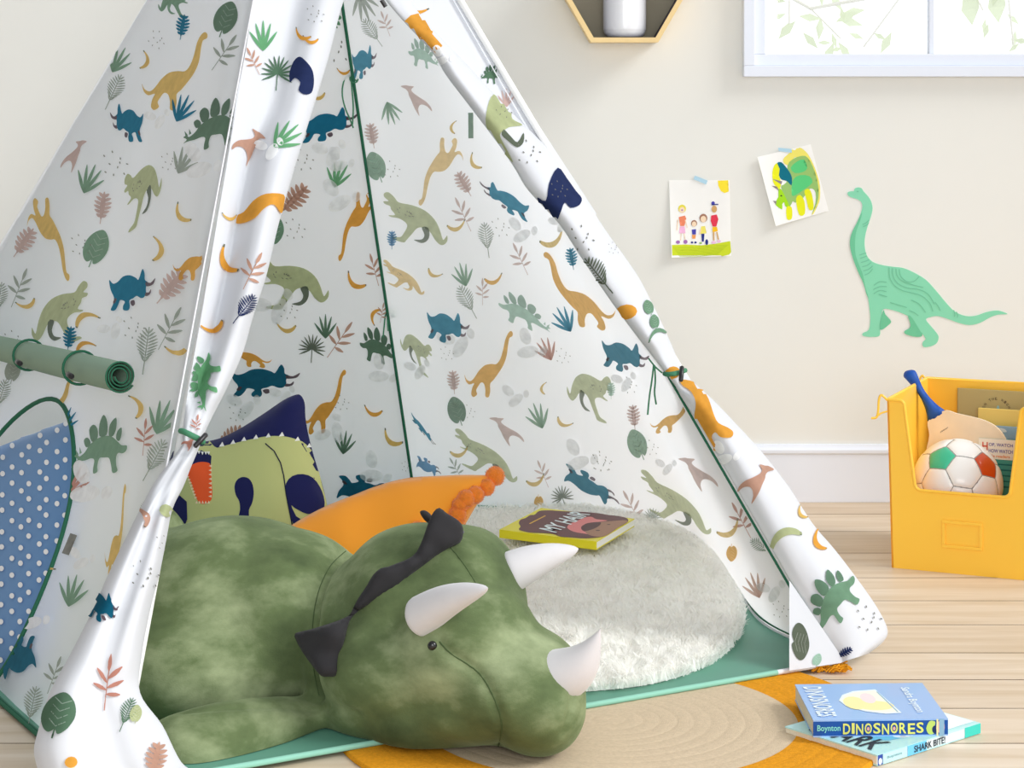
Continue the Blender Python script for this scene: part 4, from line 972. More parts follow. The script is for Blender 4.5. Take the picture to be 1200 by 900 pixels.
# lime and navy dinosaur cushion
def dino_cushion():
    Y0 = 4.30; p0 = F(290, 692, .016); n = cushion_frame(p0, -8, 16)
    P = [(196, 560), (202, 530), (222, 519), (243, 517), (262, 512), (285, 500), (310, 484), (332, 469), (345, 463), (352, 463), (357, 472), (358, 490), (362, 512), (368, 535), (377, 565), (384, 595), (388, 630), (388, 665), (380, 684), (330, 690), (260, 692), (205, 690), (192, 680), (188, 640), (190, 600)]
    P = crom(P, 3); navy = mat('cushion_navy', (28, 32, 84), .85, .15, sheen=.2, bump=.08, bscale=500); lime = mat('cushion_lime', (200, 205, 136), .85, .15, sheen=.2, bump=.08, bscale=500)
    mb = MB(); puffy(mb, P, 9, .048, navy, lambda x, y: PL(x, y, p0, n), lambda x, y: n, 62); 
    for v in mb.v:
        if v.z < .0145: v.z = .0145
    bv = mb.bvh()
    K = lambda pts: [(180 + x / 4, 430 + y / 4) for x, y in pts]
    body = K([(150, 410), (200, 372), (245, 345), (262, 348), (278, 366), (298, 380), (330, 371), (385, 357), (430, 346), (480, 335), (530, 326), (600, 324), (650, 334), (695, 350), (728, 378), (750, 412), (768, 470), (790, 560), (812, 650), (815, 760), (800, 960), (300, 1010), (60, 1000), (60, 800), (85, 700), (110, 590), (140, 480)])
    D = [(crom(body, 2), 'lime')]
    D.append((K([(190, 398), (225, 392), (262, 410), (272, 420), (268, 470), (240, 450), (200, 450), (170, 470), (175, 430)]), 'navy'))
    D.append((crom(K([(160, 500), (175, 465), (210, 448), (250, 448), (268, 462), (272, 520), (276, 590), (270, 625), (240, 642), (215, 636), (195, 600), (180, 550)]), 3), 'red'))
    D.append((crom(K([(380, 560), (392, 530), (418, 516), (448, 524), (466, 555), (470, 600), (462, 640), (448, 670), (444, 710), (400, 710), (406, 670), (402, 630), (386, 600)]), 3), 'navy'))
    D.append((K([(362, 714), (398, 714), (398, 742), (365, 742)]), 'navy')); D.append((K([(456, 706), (495, 704), (518, 752), (480, 755), (462, 742)]), 'navy'))
    D.append((crom(K([(620, 548), (650, 512), (700, 503), (745, 520), (775, 560), (795, 610), (797, 660), (770, 685), (720, 690), (680, 672), (645, 648), (622, 600)]), 2), 'navy'))
    D.append((K([(618, 560), (632, 600), (650, 664), (668, 700), (690, 714), (655, 736), (640, 700)]), 'navy'))
    D.append((K([(85, 640), (112, 592), (158, 632), (160, 715), (150, 742), (80, 710)]), 'navy'))
    D.append((line(K([(525, 360), (565, 395), (595, 450), (610, 510), (622, 600), (640, 690), (650, 740)]), .7), 'ink'))
    D.append((ell(180 + 238 / 4, 430 + 357 / 4, 1.4, 1.1), 'ink'))
    for x, y in ((322, 372), (375, 360), (426, 346), (482, 336), (540, 328), (600, 322), (672, 344), (722, 376)):
        D.append((K([(x - 13, y + 6), (x + 2, y - 16), (x + 12, y + 3)]), 'white'))
    for x, y in ((198, 396), (214, 400), (230, 404), (246, 404), (260, 404)): D.append((K([(x - 6, y - 2), (x + 2, y + 14), (x + 8, y - 1)]), 'white'))
    for i in range(8):
        y = 462 + i * 20; D.append((K([(276, y), (262, y + 6), (277, y + 12)]), 'cream')); x = 164 + i * 5.2; y2 = 512 + i * 14; D.append((K([(x - 3, y2), (x + 11, y2 + 2), (x + 1, y2 + 11)]), 'cream'))
    for i in range(5): x = 203 + i * 14; D.append((K([(x, 642), (x + 5, 628), (x + 11, 641)]), 'cream'))
    cm_ = dict(lime=lime, navy=navy, red=mat('cushion_coral', (250, 98, 48), .85), ink=mat('cushion_stitch', (30, 34, 60), .9), white=mat('cushion_tooth', (245, 245, 240), .85), cream=mat('cushion_tooth_cream', (250, 225, 190), .85))
    project(mb, bv, D, eps=.0008, step=4, matf=lambda c: cm_[c], inc=.00018)
    tag(mb.build('dinosaur_cushion', smooth=True), 'lime green and navy cushion printed with an open-mouthed dinosaur, behind the plush', 'cushion')
dino_cushion()
def orange_cushion():
    p0 = F(440, 706, .03); n = cushion_frame(p0, 5, 22); om = mat('orange_cotton', (250, 160, 50), .85, .15, sheen=.25, bump=.08, bscale=500)
    root = thing('orange_cushion', 'orange cushion edged with fuzzy orange pompoms, leaning behind the plush', 'cushion', p0)
    P = crom([(322, 632), (345, 613), (375, 596), (410, 582), (445, 568), (480, 560), (520, 557), (560, 557), (580, 559), (574, 574), (560, 590), (548, 610), (536, 630), (520, 655), (500, 680), (455, 700), (390, 700), (330, 690), (305, 660)], 3)
    mb = MB(); puffy(mb, P, 9, .055, om, lambda x, y: PL(x, y, p0, n), lambda x, y: n, 60)
    for v in mb.v:
        if v.z < .0145: v.z = .0145
        v += n * .0035 * noise.noise(V(v.x * 14, v.z * 6, 2)) * 2
    cbv = mb.bvh(); mb.build('cushion_body', root, smooth=True, merge=.0002)
    pm = mat('pompom_fluff', (238, 132, 46), .95, .05, sheen=.4, bump=1, bscale=260, var=.12, vscale=90)
    r2 = random.Random(4)
    for x, y, r in ((580, 558, 12.5), (570, 571, 11), (557, 580, 11.5), (546, 585, 12), (539, 592, 10.5), (536, 603, 11.5), (534, 613, 11.5), (489, 619, 9), (523, 622, 9)):
        c = PL(x, y, p0, n, .012); R = r * c.y / FP; hh = cbv.ray_cast(CAM, ray(x, y).normalized()); c = U(x, y, hh[0].y - R * .35) if hh[0] is not None else c; mb = MB(); seg, rg = 26, 18
        mb.ellipsoid(c, (R * .9,) * 3, pm, seg, rg)
        for i, v in enumerate(mb.v):
            d = (v - c).normalized(); mb.v[i] = c + d * R * (.9 + .10 * noise.noise(d * 7 + c * 50) + .04 * noise.noise(d * 20 + c * 30))
        for k in range(420):
            d = V(r2.gauss(0, 1), r2.gauss(0, 1), r2.gauss(0, 1)).normalized(); w = d.orthogonal().normalized() * .0005; b = c + d * R * .85
            mb.add([b + w, b - w, c + d * R * r2.uniform(.98, 1.09) + V(r2.gauss(0, 1), r2.gauss(0, 1), r2.gauss(0, 1)) * .0008], [(0, 1, 2)], pm)
        mb.build('pompom', root, smooth=True)
orange_cushion()
def dot_cushion():
    n = nLp; off = -.056
    P = crom([(-150, 640), (-130, 585), (-60, 548), (0, 523), (40, 508), (72, 496), (100, 492), (120, 505), (125, 560), (118, 640), (104, 720), (92, 790), (40, 806), (-40, 780), (-120, 740)], 3)
    bm_ = mat('dotted_blue', (92, 140, 192), .85, .15, sheen=.2, bump=.06, bscale=600)
    mb = MB(); puffy(mb, P, 10, .042, bm_, lambda x, y: PL(x, y, FL, n, off), lambda x, y: n, 70)
    lo = min(v.z for v in mb.v)
    for v in mb.v:
        if v.z < .0145: v.z = .0145
    print('dot cushion lowest', lo)
    bv = mb.bvh(); D = []; e1 = (p for p in ())
    for r_ in range(-2, 32):
        for c_ in range(-9, 10):
            x = 4 + c_ * 21 + (10.5 if r_ % 2 else 0) + 1.4 * math.sin(r_ * 3.1 + c_); y = 492 + r_ * 10.8 - c_ * 2.5 + 2 * math.sin(c_ * 2.3 + r_ * 1.7)
            D.append((ell(x, y, 2.9, 3.3, 0, 10), 'w'))
    wm = mat('dot_white', (245, 246, 248), .85)
    project(mb, bv, D, eps=.0009, step=4, matf=lambda c: wm)
    tag(mb.build('polka_dot_cushion', smooth=True), 'blue cushion with white polka dots seen through the round side opening', 'cushion')
dot_cushion()

# ================================================================== BOOKS
page_m = mat('book_pages', (236, 226, 204), .9, .1, var=.06, vscale=300); page_w = mat('book_pages_white', (244, 243, 240), .9, .1)
def book(name, label, c0, c1, c2, c3, th, cover, spine, pages, board=.0022, spine_side=0, cat='book'):
    """c0..c3 top corners in order; the edge c0-c1 carries the spine"""
    root = thing(name, label, cat, (c0 + c1 + c2 + c3) / 4 - V(0, 0, th)); ex = c1 - c0; ey = c3 - c0; z = V(0, 0, 1)
    mb = MB(); mb.box(c0 - z * board, ex, ey, z * board, cover); mb.box(c0 - z * th, ex, ey, z * board, cover)
    sp = ey.normalized() * board; mb.box(c0 - z * (th - board), ex, sp, z * (th - 2 * board), spine)
    pg = MB(); e1 = ex.normalized() * .002; e2 = ey.normalized() * .002
    pg.box(c0 + sp + e1 * (0.5) - z * (th - board), ex - e1, ey - sp - e2 * .5, z * (th - 2 * board), pages)
    return root, mb, pg, ex, ey
def rect(x0, y0, x1, y1): return [(x0, y0), (x1, y0), (x1, y1), (x0, y1)]
def books():
    Z = V(0, 0, 1)
    # lower floor book
    z1 = .0175
    c0, c1, c3 = F(1028, 885, z1), F(1149, 847, z1), F(910, 854, z1)
    ex = c1 - c0; ey = c3 - c0; ey = (ey - ex * (ey.dot(ex) / ex.length_squared)); c3 = c0 + ey; c2 = c1 + ey
    aq = mat('cover_aqua', (186, 232, 232), .35, .4, coat=.2); dk = mat('letter_black', (40, 48, 60), .6); tq = mat('cover_turquoise', (60, 200, 184), .4); wh = mat('cover_white', (232, 244, 246), .4); bl = mat('cover_royal', (42, 74, 160), .4); sk = mat('cover_sky', (112, 196, 232), .4); br = mat('cover_maroon', (96, 44, 50), .5)
    root, mb, pg, ex, ey = book('board_book', 'aqua children\'s book lettered SHARK BITE, at the bottom of the floor stack', c0, c1, c2, c3, .0165, aq, wh, page_m)
    n = Z; o = c0; X = ex.normalized(); Yv = ey.normalized(); W, H = ex.length, ey.length
    flat(mb, o, X, Yv, n, [(rect(W * .62, .01, W * .99, H * .98), 'w'), (crom([(W * .2, .05), (W * .5, .03), (W * .6, .08), (W * .5, .15), (W * .3, .16)], 3), 's'), (ell(W * .44, .040, .022, .016), 'w'), (ell(W * .44, .040, .013, .010), 'm'), (rect(W * .66, .02, W * .72, .05), 's')], lambda c: dict(w=wh, s=sk, m=br)[c])
    text(mb, 'SHARK', o + X * .010 + Yv * .150, -Yv * .130, X * .052, n, dk)
    sn = -Yv; so = c0 - Z * .0165
    flat(mb, so, X, Z, sn, [(rect(.001, .0005, .012, .016), 'b'), (ell(.0065, .006, .004, .005), 'w'), (rect(.07 * W / .249, .0005, .115, .016), 's'), (rect(W * .84, .0005, W - .0003, .016), 't'), (rect(.013, .0005, .068, .016), 'a')], lambda c: dict(b=bl, w=wh, s=sk, t=tq, a=aq)[c])
    text(mb, 'SHARK BITE!', so + X * .085 + Z * .003, X * .075, Z * .0105, sn, dk)
    text(mb, 'Bill Boynton'.split()[1], so + X * .022 + Z * .006, X * .034, Z * .005, sn, mat('letter_grey', (130, 160, 170), .6))
    cov = mb.build('cover', root, bevel=.0006); pg.build('pages', root)
    # upper floor book
    z2 = z1 + .0265
    c0, c1, c3 = F(953, 844, z2), F(1111, 842, z2), F(931.5, 802, z2)
    ex = c1 - c0; ey = c3 - c0; c2 = c1 + ey
    cb = mat('cover_periwinkle', (150, 186, 234), .35, .4, coat=.2); cs = mat('spine_royal', (20, 80, 160), .4); ye = mat('letter_yellow', (228, 226, 112), .5); cr = mat('cover_cream', (250, 248, 226), .5); pk = mat('cover_pink', (232, 170, 160), .5); gy = mat('cover_lime', (190, 216, 110), .5); dkb = mat('cover_darkblue', (16, 44, 96), .5); lb = mat('cover_paleblue', (140, 180, 206), .5)
    root, mb, pg, ex, ey = book('board_book', 'blue board book lettered DINOSNORES, on top of the floor stack', c0, c1, c2, c3, .0265, cb, cs, page_m)
    X = ex.normalized(); W = ex.length; Yv = ey.normalized(); H = ey.length
    arc = [(W * .66, .045)] + [(W * .66 - .088 * math.sin(t) * 1.0, .096 - .054 * math.cos(t) * 1.0) for t in [PI * i / 16 for i in range(17)]] + [(W * .66, .155)]
    arc = [(W * .685, .030), (W * .56, .026), (W * .42, .040), (W * .30, .070), (W * .27, .100), (W * .32, .130), (W * .42, .150), (W * .60, .158)]
    arc2 = [(W * .672, .036), (W * .56, .032), (W * .43, .045), (W * .32, .072), (W * .29, .100), (W * .335, .126), (W * .43, .144), (W * .592, .152)]
    yl = mat('cover_straw', (250, 236, 170), .5); pl = mat('cover_blush', (246, 224, 224), .5)
    flat(mb, c0, X, Yv, Z, [(arc, 'c'), (arc2, 'd'), (ell(W * .38, .085, .018, .035), 'y'), (ell(W * .52, .07, .03, .025), 'y'), (ell(W * .50, .11, .012, .028), 'p'), (line([(W * .66, .035), (W * .60, .145)], .0012), 'l')], lambda c: dict(c=wh, d=cr, y=yl, p=pl, l=lb)[c])
    text(mb, 'DINOSNORES', c0 + X * .010 + Yv * .175, -Yv * .160, X * .030, Z, wh)
    text(mb, 'Sandra Boynton', c0 + X * (W - .046) + Yv * .165, -Yv * .135, X * .018, Z, wh)
    sn = V(0, -1, 0); sn = -Yv; so = c0 - Z * .0265
    text(mb, 'Boynton', so + X * .006 + Z * .007, X * .036, Z * .012, sn, mat('letter_mint', (130, 210, 200), .5))
    # spine lettering, one letter at a time
    x = .046
    for k, ch in enumerate('DINOSNORES'):
        w = .0045 if ch == 'I' else .0112
        text(mb, ch, so + X * x + Z * (.0045 + .0008 * math.sin(k * 2.2)), X * w, Z * .0165, sn, ye)
        if ch == 'O': flat(mb, so, X, Z, sn, [(ell(x + w / 2, .0125, .0022, .003), 'p')], lambda c: pk, .0014)
        x += w + .0022
    s = x + .002
    flat(mb, so, X, Z, sn, [(crom([(s, .012), (s + .005, .023), (s + .014, .022), (s + .012, .014), (s + .009, .012), (s + .012, .004), (s + .004, .003)], 3), 'g'), (ell(s + .013, .010, .004, .006), 'd'), (crom([(s + .016, .008), (s + .017, .021), (s + .027, .022), (s + .028, .008), (s + .022, .005)], 3), 'p'), (rect(W - .014, .0005, W - .006, .026), 'l'), (rect(W - .018, .0005, W - .0155, .026), 'y')],
         lambda c: dict(g=gy, d=dkb, p=pk, l=lb, y=yl)[c])
    mb.build('cover', root, bevel=.0008); pg.build('pages', root)
    # book on the shag rug
    z3 = .066
    c0, c1, c3 = F(585, 620.5, z3), F(699, 634.6, z3), F(634, 595, z3); c2 = F(746, 608, z3)
    ex = c1 - c0; ey = c3 - c0; ey = ey - ex * (ey.dot(ex) / ex.length_squared) * .6; c2 = c1 + ey
    yc = mat('cover_yellow', (232, 220, 40), .4, .4); bn = mat('cover_plum_brown', (104, 62, 62), .5); pk2 = mat('cover_rose', (226, 134, 132), .5); sk2 = mat('cover_tan', (166, 124, 98), .5); db = mat('cover_umber', (84, 50, 50), .5)
    root, mb, pg, ex, ey = book('picture_book', 'yellow picture book lettered MY HAIR lying on the fluffy white rug', c0, c1, c2, c3, .018, yc, yc, page_w)
    # frame: reading direction runs along ey
    def Q(x, y): # crop px (600,590 zoom 7.5) -> plane coordinates
        p = F(600 + x / 7.5, 590 + y / 7.5, z3) - c0; X_ = ex.normalized(); Y_ = Z.cross(X_); return (p.dot(X_), p.dot(Y_))
    X_ = ex.normalized(); Y_ = Z.cross(X_)
    hair = crom([Q(*p) for p in ((60, 230), (75, 205), (60, 175), (75, 145), (120, 130), (160, 105), (200, 100), (240, 68), (330, 62), (420, 68), (500, 72), (620, 76), (760, 88), (850, 104), (930, 112), (1000, 128), (1022, 150), (1000, 178), (900, 230), (800, 290), (700, 306), (620, 308), (520, 300), (430, 295), (360, 270), (260, 262), (170, 258), (110, 248))], 3)
    band_ = crom([Q(*p) for p in ((485, 215), (510, 180), (560, 160), (640, 125), (700, 120), (740, 140), (840, 152), (760, 165), (660, 180), (610, 205), (620, 240), (700, 275), (640, 268), (540, 250))], 3)
    face = crom([Q(*p) for p in ((640, 200), (700, 170), (790, 165), (900, 155), (1000, 150), (1010, 170), (930, 215), (830, 285), (740, 295), (650, 262))], 3)
    frg = crom([Q(*p) for p in ((610, 215), (650, 180), (720, 168), (780, 168), (770, 195), (720, 225), (640, 245))], 3)
    flat(mb, c0, X_, Y_, Z, [(hair, 'h'), (band_, 'p'), (face, 'f'), (frg, 'd'), ([Q(*p) for p in ((150, 178), (290, 107), (298, 112), (160, 183))], 'g'), (ell(*Q(850, 188), .004, .004), 'd'), (ell(*Q(755, 240), .005, .005), 'd')], lambda c: dict(h=bn, p=pk2, f=sk2, d=db, g=ye_())[c])
    a = c0 + X_ * Q(245, 265)[0] + Y_ * Q(245, 265)[1]; b = c0 + X_ * Q(675, 100)[0] + Y_ * Q(675, 100)[1]; u = c0 + X_ * Q(235, 205)[0] + Y_ * Q(235, 205)[1]
    a = F(600 + 390 / 7.5, 590 + 262 / 7.5, z3); b = F(600 + 675 / 7.5, 590 + 104 / 7.5, z3); u = F(600 + 245 / 7.5, 590 + 205 / 7.5, z3); u0 = F(600 + 240 / 7.5, 590 + 262 / 7.5, z3)
    rd = (b - u0) ; upv = (F(600 + 590 / 7.5, 590 + 80 / 7.5, z3) - F(600 + 680 / 7.5, 590 + 104 / 7.5, z3))
    text(mb, 'MY HAIR', F(600 + 385 / 7.5, 590 + 262 / 7.5, z3), F(600 + 690 / 7.5, 590 + 100 / 7.5, z3) - F(600 + 385 / 7.5, 590 + 262 / 7.5, z3), F(600 + 235 / 7.5, 590 + 225 / 7.5, z3) - F(600 + 385 / 7.5, 590 + 262 / 7.5, z3), Z, wh)
    mb.build('cover', root, bevel=.0006); pg.build('pages', root)
def ye_(): return mat('letter_gold', (226, 180, 60), .5)
books()

# ================================================================== YELLOW CRATE AND WHAT IT HOLDS
CO = V(.803, 4.45, 0); cxv = V(.911, -.412, 0); cyv = V(.412, .911, 0); CW, CD, CH = .300, .345, .356
def CP(a, b, c): return CO + cxv * a + cyv * b + V(0, 0, c)
def crate():
    ym = mat('yellow_plastic', (255, 200, 66), .38, .4, coat=.15)
    root = thing('storage_crate', 'bright yellow plastic storage crate with a scooped front, by the wall', 'crate', CP(CW / 2, CD / 2, 0))
    T = .004; tp = .008     # wall thickness and top flare
    mb = MB()
    def flare(a, b, c): # widen towards the top
        f = tp * c / CH; a2_ = a + (a / CW * 2 - 1) * f; b2_ = b + (b / CD * 2 - 1) * f; return CP(a2_, b2_, c)
    def wall(P, fn, nrm, sp=.03):
        vs, fs = fill(P, sp); A = [fn(x, y) for x, y in vs]; B = [p + nrm * T for p in A]
        mb.add(A, fs, ym); mb.add(B, [f[::-1] for f in fs], ym)
        D = densify(P, sp); mb.grid([[fn(x, y) for x, y in D], [fn(x, y) + nrm * T for x, y in D]], ym, closed=True)
    # front outline with the scoop: from the photo, cut from 1055/1072 down to y 577
    def fu(px, py):
        d = ray(px, py); n = cyv; t = (CO - CAM).dot(n) / d.dot(n); p = CAM + d * t - CO; return (p.dot(cxv), p.z)
    s0 = fu(1064, 468); s1 = fu(1074, 574); 
    zc = s1[1]; x0 = s0[0]; x1 = s1[0]; r = .012
    def arc_(cx, cz, r, a0, a1, n=6): return [(cx + r * math.cos(math.radians(a0 + (a1 - a0) * i / n)), cz + r * math.sin(math.radians(a0 + (a1 - a0) * i / n))) for i in range(n + 1)]
    left = [(0, CH)] + arc_(x0 - .010, CH - .010, .010, 90, 10) + arc_(x1 + .014, zc + .014, .014, 190, 270)
    right = [(CW - x, z) for x, z in left[::-1]]
    front = [(0, 0)] + left + right + [(CW, 0)]
    wall(front, lambda x, z: flare(x, 0, z), cyv)
    wall([(0, 0), (CW, 0), (CW, CH), (0, CH)], lambda x, z: flare(x, CD, z), -cyv)
    wall([(0, 0), (CD, 0), (CD, CH), (0, CH)], lambda y, z: flare(0, y, z), cxv)
    wall([(0, 0), (CD, 0), (CD, CH), (0, CH)], lambda y, z: flare(CW, y, z), -cxv)
    vs, fs = fill([(0, 0), (CW, 0), (CW, CD), (0, CD)], .1); mb.add([CP(x, y, .003) for x, y in vs], fs, ym); mb.add([CP(x, y, .007) for x, y in vs], fs, ym)
    body = mb.build('crate_body', root)
    # rolled rim
    mb = MB(); rim = [flare(x, 0, z) for x, z in crom_none(left + right)]; mb.tube(rim, .0034, ym, 8)
    mb.tube([flare(0, 0, CH), flare(0, CD, CH), flare(CW, CD, CH), flare(CW, 0, CH)], .0034, ym, 8)
    mb.build('rim', root, smooth=True)
    # label holder
    mb = MB()
    c = fu(1128, 627); w, h = .084, .058
    def fb(x0, z0, x1, z1, d): mb.box(flare(x0, 0, z0) - cyv * d, cxv * (x1 - x0), cyv * (d + .001), V(0, 0, z1 - z0), ym)
    fb(c[0] - w / 2, c[1] - h / 2, c[0] + w / 2, c[1] - h / 2 + .007, .004); fb(c[0] - w / 2, c[1] + h / 2 - .007, c[0] + w / 2, c[1] + h / 2, .004)
    fb(c[0] - w / 2, c[1] - h / 2 + .007, c[0] - w / 2 + .007, c[1] + h / 2 - .007, .004); fb(c[0] + w / 2 - .007, c[1] - h / 2 + .007, c[0] + w / 2, c[1] + h / 2 - .007, .004)
    mb.build('label_holder', root, bevel=.0012)
    # wire latch loop at the left rim
    mb = MB(); Yl = 4.44
    mb.tube([U(x, y, Yl) for x, y in crom([(1039, 468), (1033, 463), (1030, 468), (1029, 482), (1027, 489), (1021, 490)], 4, False)], .0026, ym, 7)
    mb.tube([U(x, y, Yl) for x, y in crom([(1027, 488), (1033, 484), (1040, 482)], 4, False)], .002, ym, 7)
    mb.build('wire_latch', root, smooth=True)
    mb = MB(); mb.tube([U(x, y, 4.77) for x, y in crom([(1077, 446), (1081, 440), (1085, 446)], 4, False)], .0026, ym, 7); mb.build('wire_latch', root, smooth=True)
    # ---- soccer ball
    ball = thing('soccer_ball', 'white soccer ball with one green and one orange-red panel in the crate', 'ball', U(1122, 567, 4.52) - V(0, 0, .095))
    bc = U(1122, 567, 4.52); R = 52.5 * 4.52 / FP
    bm = bmesh.new(); bmesh.ops.create_icosphere(bm, subdivisions=1, radius=1)
    ico = [v.co.normalized() for v in bm.verts]; tri = [[v.index for v in f.verts] for f in bm.faces]; bm.free()
    tgt1 = V(-.49, -.52, .695).normalized(); tgt2 = V(.69, -.57, .45).normalized()
    a = ico[0]; nb = min((i for i in range(1, 12)), key=lambda i: abs((ico[i] - a).length - 1.0515)); bq = ico[nb]
    def fr(u, v): u = u.normalized(); w = u.cross(v).normalized(); return Matrix((u, w.cross(u), w)).transposed()
    RM = fr(tgt1, tgt2) @ fr(a, bq).inverted()
    ico = [RM @ p for p in ico]
    white = mat('ball_white', (244, 244, 242), .35, .4, coat=.3); seamm = mat('ball_seam', (150, 150, 148), .8)
    colm = [mat('ball_green', (66, 190, 150), .35, coat=.3), mat('ball_orange', (206, 74, 22), .35, coat=.3), mat('ball_blue', (50, 110, 190), .35), mat('ball_yellow', (240, 200, 60), .35)]
    d2 = min(range(12), key=lambda i: (ico[i] - tgt2).length)
    edges = {}
    polys = []
    for i in range(12):
        nbr = [j for j in range(12) if j != i and (ico[i] - ico[j]).length < 1.1]
        u = ico[i].orthogonal().normalized(); w = ico[i].cross(u)
        nbr.sort(key=lambda j: math.atan2((ico[j]).dot(w), (ico[j]).dot(u)))
        polys.append(([(ico[i] * 2 + ico[j]) / 3 for j in nbr], colm[0] if i == 0 else colm[1] if i == d2 else white if i % 3 else colm[2 + i % 2]))
    for t in tri:
        A_, B_, C2 = [ico[i] for i in t]; polys.append(([(A_ * 2 + B_) / 3, (A_ + B_ * 2) / 3, (B_ * 2 + C2) / 3, (B_ + C2 * 2) / 3, (C2 * 2 + A_) / 3, (C2 + A_ * 2) / 3], white))
    pm = MB(); sm = MB()
    for P, m_ in polys:
        c = sum(P, V(0, 0, 0)) / len(P); k = 8
        for q in range(len(P)):
            p, s = P[q], P[(q + 1) % len(P)]
            rows = []
            for i in range(k + 1):
                for_ = i / k; row = []
                for j in range(k + 1):
                    e = p.lerp(s, j / k); pt = c.lerp(e, for_ * .985); row.append(bc + pt.normalized() * R * (1 - .022 * for_ ** 8))
                rows.append(row)
            pm.grid(rows, m_)
    sm.ellipsoid(bc, (R * .982,) * 3, seamm, 48, 32)
    sm.build('seam_layer', ball, smooth=True); pm.build('panel_shell', ball, smooth=True, merge=.0001)
    # ---- beach paddle
    pd = thing('beach_paddle', 'wooden beach paddle with a blue handle standing in the crate', 'paddle', CP(.12, .2, .01))
    K = lambda pts: [(1020 + x / 5, 420 + y / 5) for x, y in pts]
    wood = mat('paddle_wood', (240, 224, 198), .5, .3, var=.05, vscale=20); blu = mat('paddle_blue', (28, 82, 170), .5, .3)
    pn = (-cyv + V(0, 0, .05)).normalized(); pp = CP(.1, .232, .2)
    P = crom(K([(335, 372), (345, 450), (325, 560), (330, 700), (400, 820), (540, 870), (680, 830), (780, 700), (815, 560), (790, 470), (740, 405), (670, 365), (580, 340), (500, 322), (440, 305), (390, 330)]), 3)
    mb = MB(); vs, fs = fill(P, 12)
    A_ = [PL(x, y, pp, pn) for x, y in vs]; mb.add(A_, fs, wood); mb.add([p - pn * .009 for p in A_], [f[::-1] for f in fs], wood)
    D = densify(P, 12); mb.grid([[PL(x, y, pp, pn) for x, y in D], [PL(x, y, pp, pn) - pn * .009 for x, y in D]], wood, closed=True)
    text(mb, 'pro', PL(1101, 509, pp, pn), PL(1111, 503, pp, pn) - PL(1101, 509, pp, pn), PL(1100, 505, pp, pn) - PL(1101, 509, pp, pn), pn, mat('ink_grey', (140, 130, 120), .7)) if False else None
    mk = mat('ink_grey', (150, 138, 124), .7)
    for q in range(4): mb.tube([PL(1102 + q * 2.2, 507 - q * 1.3, pp, pn, .0008), PL(1104 + q * 2.2, 504.5 - q * 1.3, pp, pn, .0008)], .0006, mk, 5)
    mb.build('blade', pd, smooth=False)
    H = crom(K([(194, 105), (202, 78), (228, 68), (252, 68), (268, 80), (285, 120), (310, 175), (345, 225), (395, 275), (440, 312), (400, 348), (342, 380), (330, 330), (318, 285), (290, 225), (250, 170), (215, 130)]), 3)
    mb = MB(); puffy(mb, H, 5, .011, blu, lambda x, y: PL(x, y, pp, pn, -.0045), lambda x, y: pn, 9); mb.build('handle', pd, smooth=True, merge=.0002)['label'] = 'blue grip'
    # ---- books standing in the crate
    def sbook(name, label, x0, x1, ytop, Y, yaw, col, prints=None, th=.012, zb=.01, pages=page_m, txt=None):
        n = (-cyv + V(0, 0, .04)).normalized(); p = CP(.15, Y, .12)
        tl = PL(x0, ytop, p, n); tr = PL(x1, ytop, p, n); X_ = (tr - tl); X_.z = 0; W = X_.length; X_.normalize(); up_ = n.cross(X_); up_ = up_ if up_.z > 0 else -up_; h = (tl.z - zb) / up_.z
        root = thing(name, label, 'book', tl - up_ * h + X_ * W / 2)
        mb = MB(); b = tl - up_ * h; mb.box(b - n * .0015, X_ * W, up_ * h, n * .0015, col); mb.box(b - n * th, X_ * W, up_ * h, n * .0015, col); mb.box(b - n * th, X_ * .0015, up_ * h, n * th, col)
        pg = MB(); pg.box(b - n * (th - .0015) + X_ * .002 + up_ * .002, X_ * (W - .004), up_ * (h - .004), n * (th - .003), pages)
        if prints: prints(mb, b, X_, up_, n, W, h)
        mb.build('cover', root, bevel=.0005); pg.build('pages', root)
    dgo = mat('letter_bronze', (110, 96, 70), .6); pale = mat('figure_blue', (150, 196, 200), .6)
    def tan_p(mb, b, X_, u, n, W, h):
        cx = W * .56; 
        for i, ch in enumerate('ON THE NIGHT'):
            if ch == ' ': continue
            a = math.radians(165 - i * 13.6); p = b + X_ * (cx + .027 * math.cos(a) - .002) + u * (h - .048 + .027 * math.sin(a)); t = X_ * math.sin(a) - u * math.cos(a); r = X_ * math.cos(a) + u * math.sin(a)
            text(mb, ch, p, t * .0045, r * .006, n, dgo)
        flat(mb, b, X_, u, n, [(crom([(cx - .008, h - .060), (cx - .004, h - .048), (cx - .001, h - .034), (cx + .003, h - .034), (cx + .005, h - .046), (cx + .009, h - .060)], 2), 'b')], lambda c: pale)
    sbook('hardcover_book', 'tallest khaki book with an arc of lettering at the back of the crate', 1122, 1207, 455, .318, 6, mat('cover_khaki', (186, 170, 116), .6), tan_p, pages=page_w)
    sbook('paperback_book', 'plain pale yellow book in front of the khaki one in the crate', 1146, 1208, 478, .292, 6, mat('cover_butter', (244, 216, 122), .6), None, th=.008)
    ltb = mat('letter_navy', (70, 110, 140), .6)
    def blue_p(mb, b, X_, u, n, W, h):
        flat(mb, b, X_, u, n, [(crom([(.03, h - .012), (.035, h - .004), (.05, h - .005), (.055, h - .012)], 3), 'w')], lambda c: mat('cover_white', (232, 244, 246), .4))
        text(mb, 'August', b + X_ * (W * .40) + u * (h - .034), X_ * .035, u * .010, n, ltb); text(mb, 'Harvest', b + X_ * (W * .40) + u * (h - .052), X_ * .035, u * .010, n, ltb)
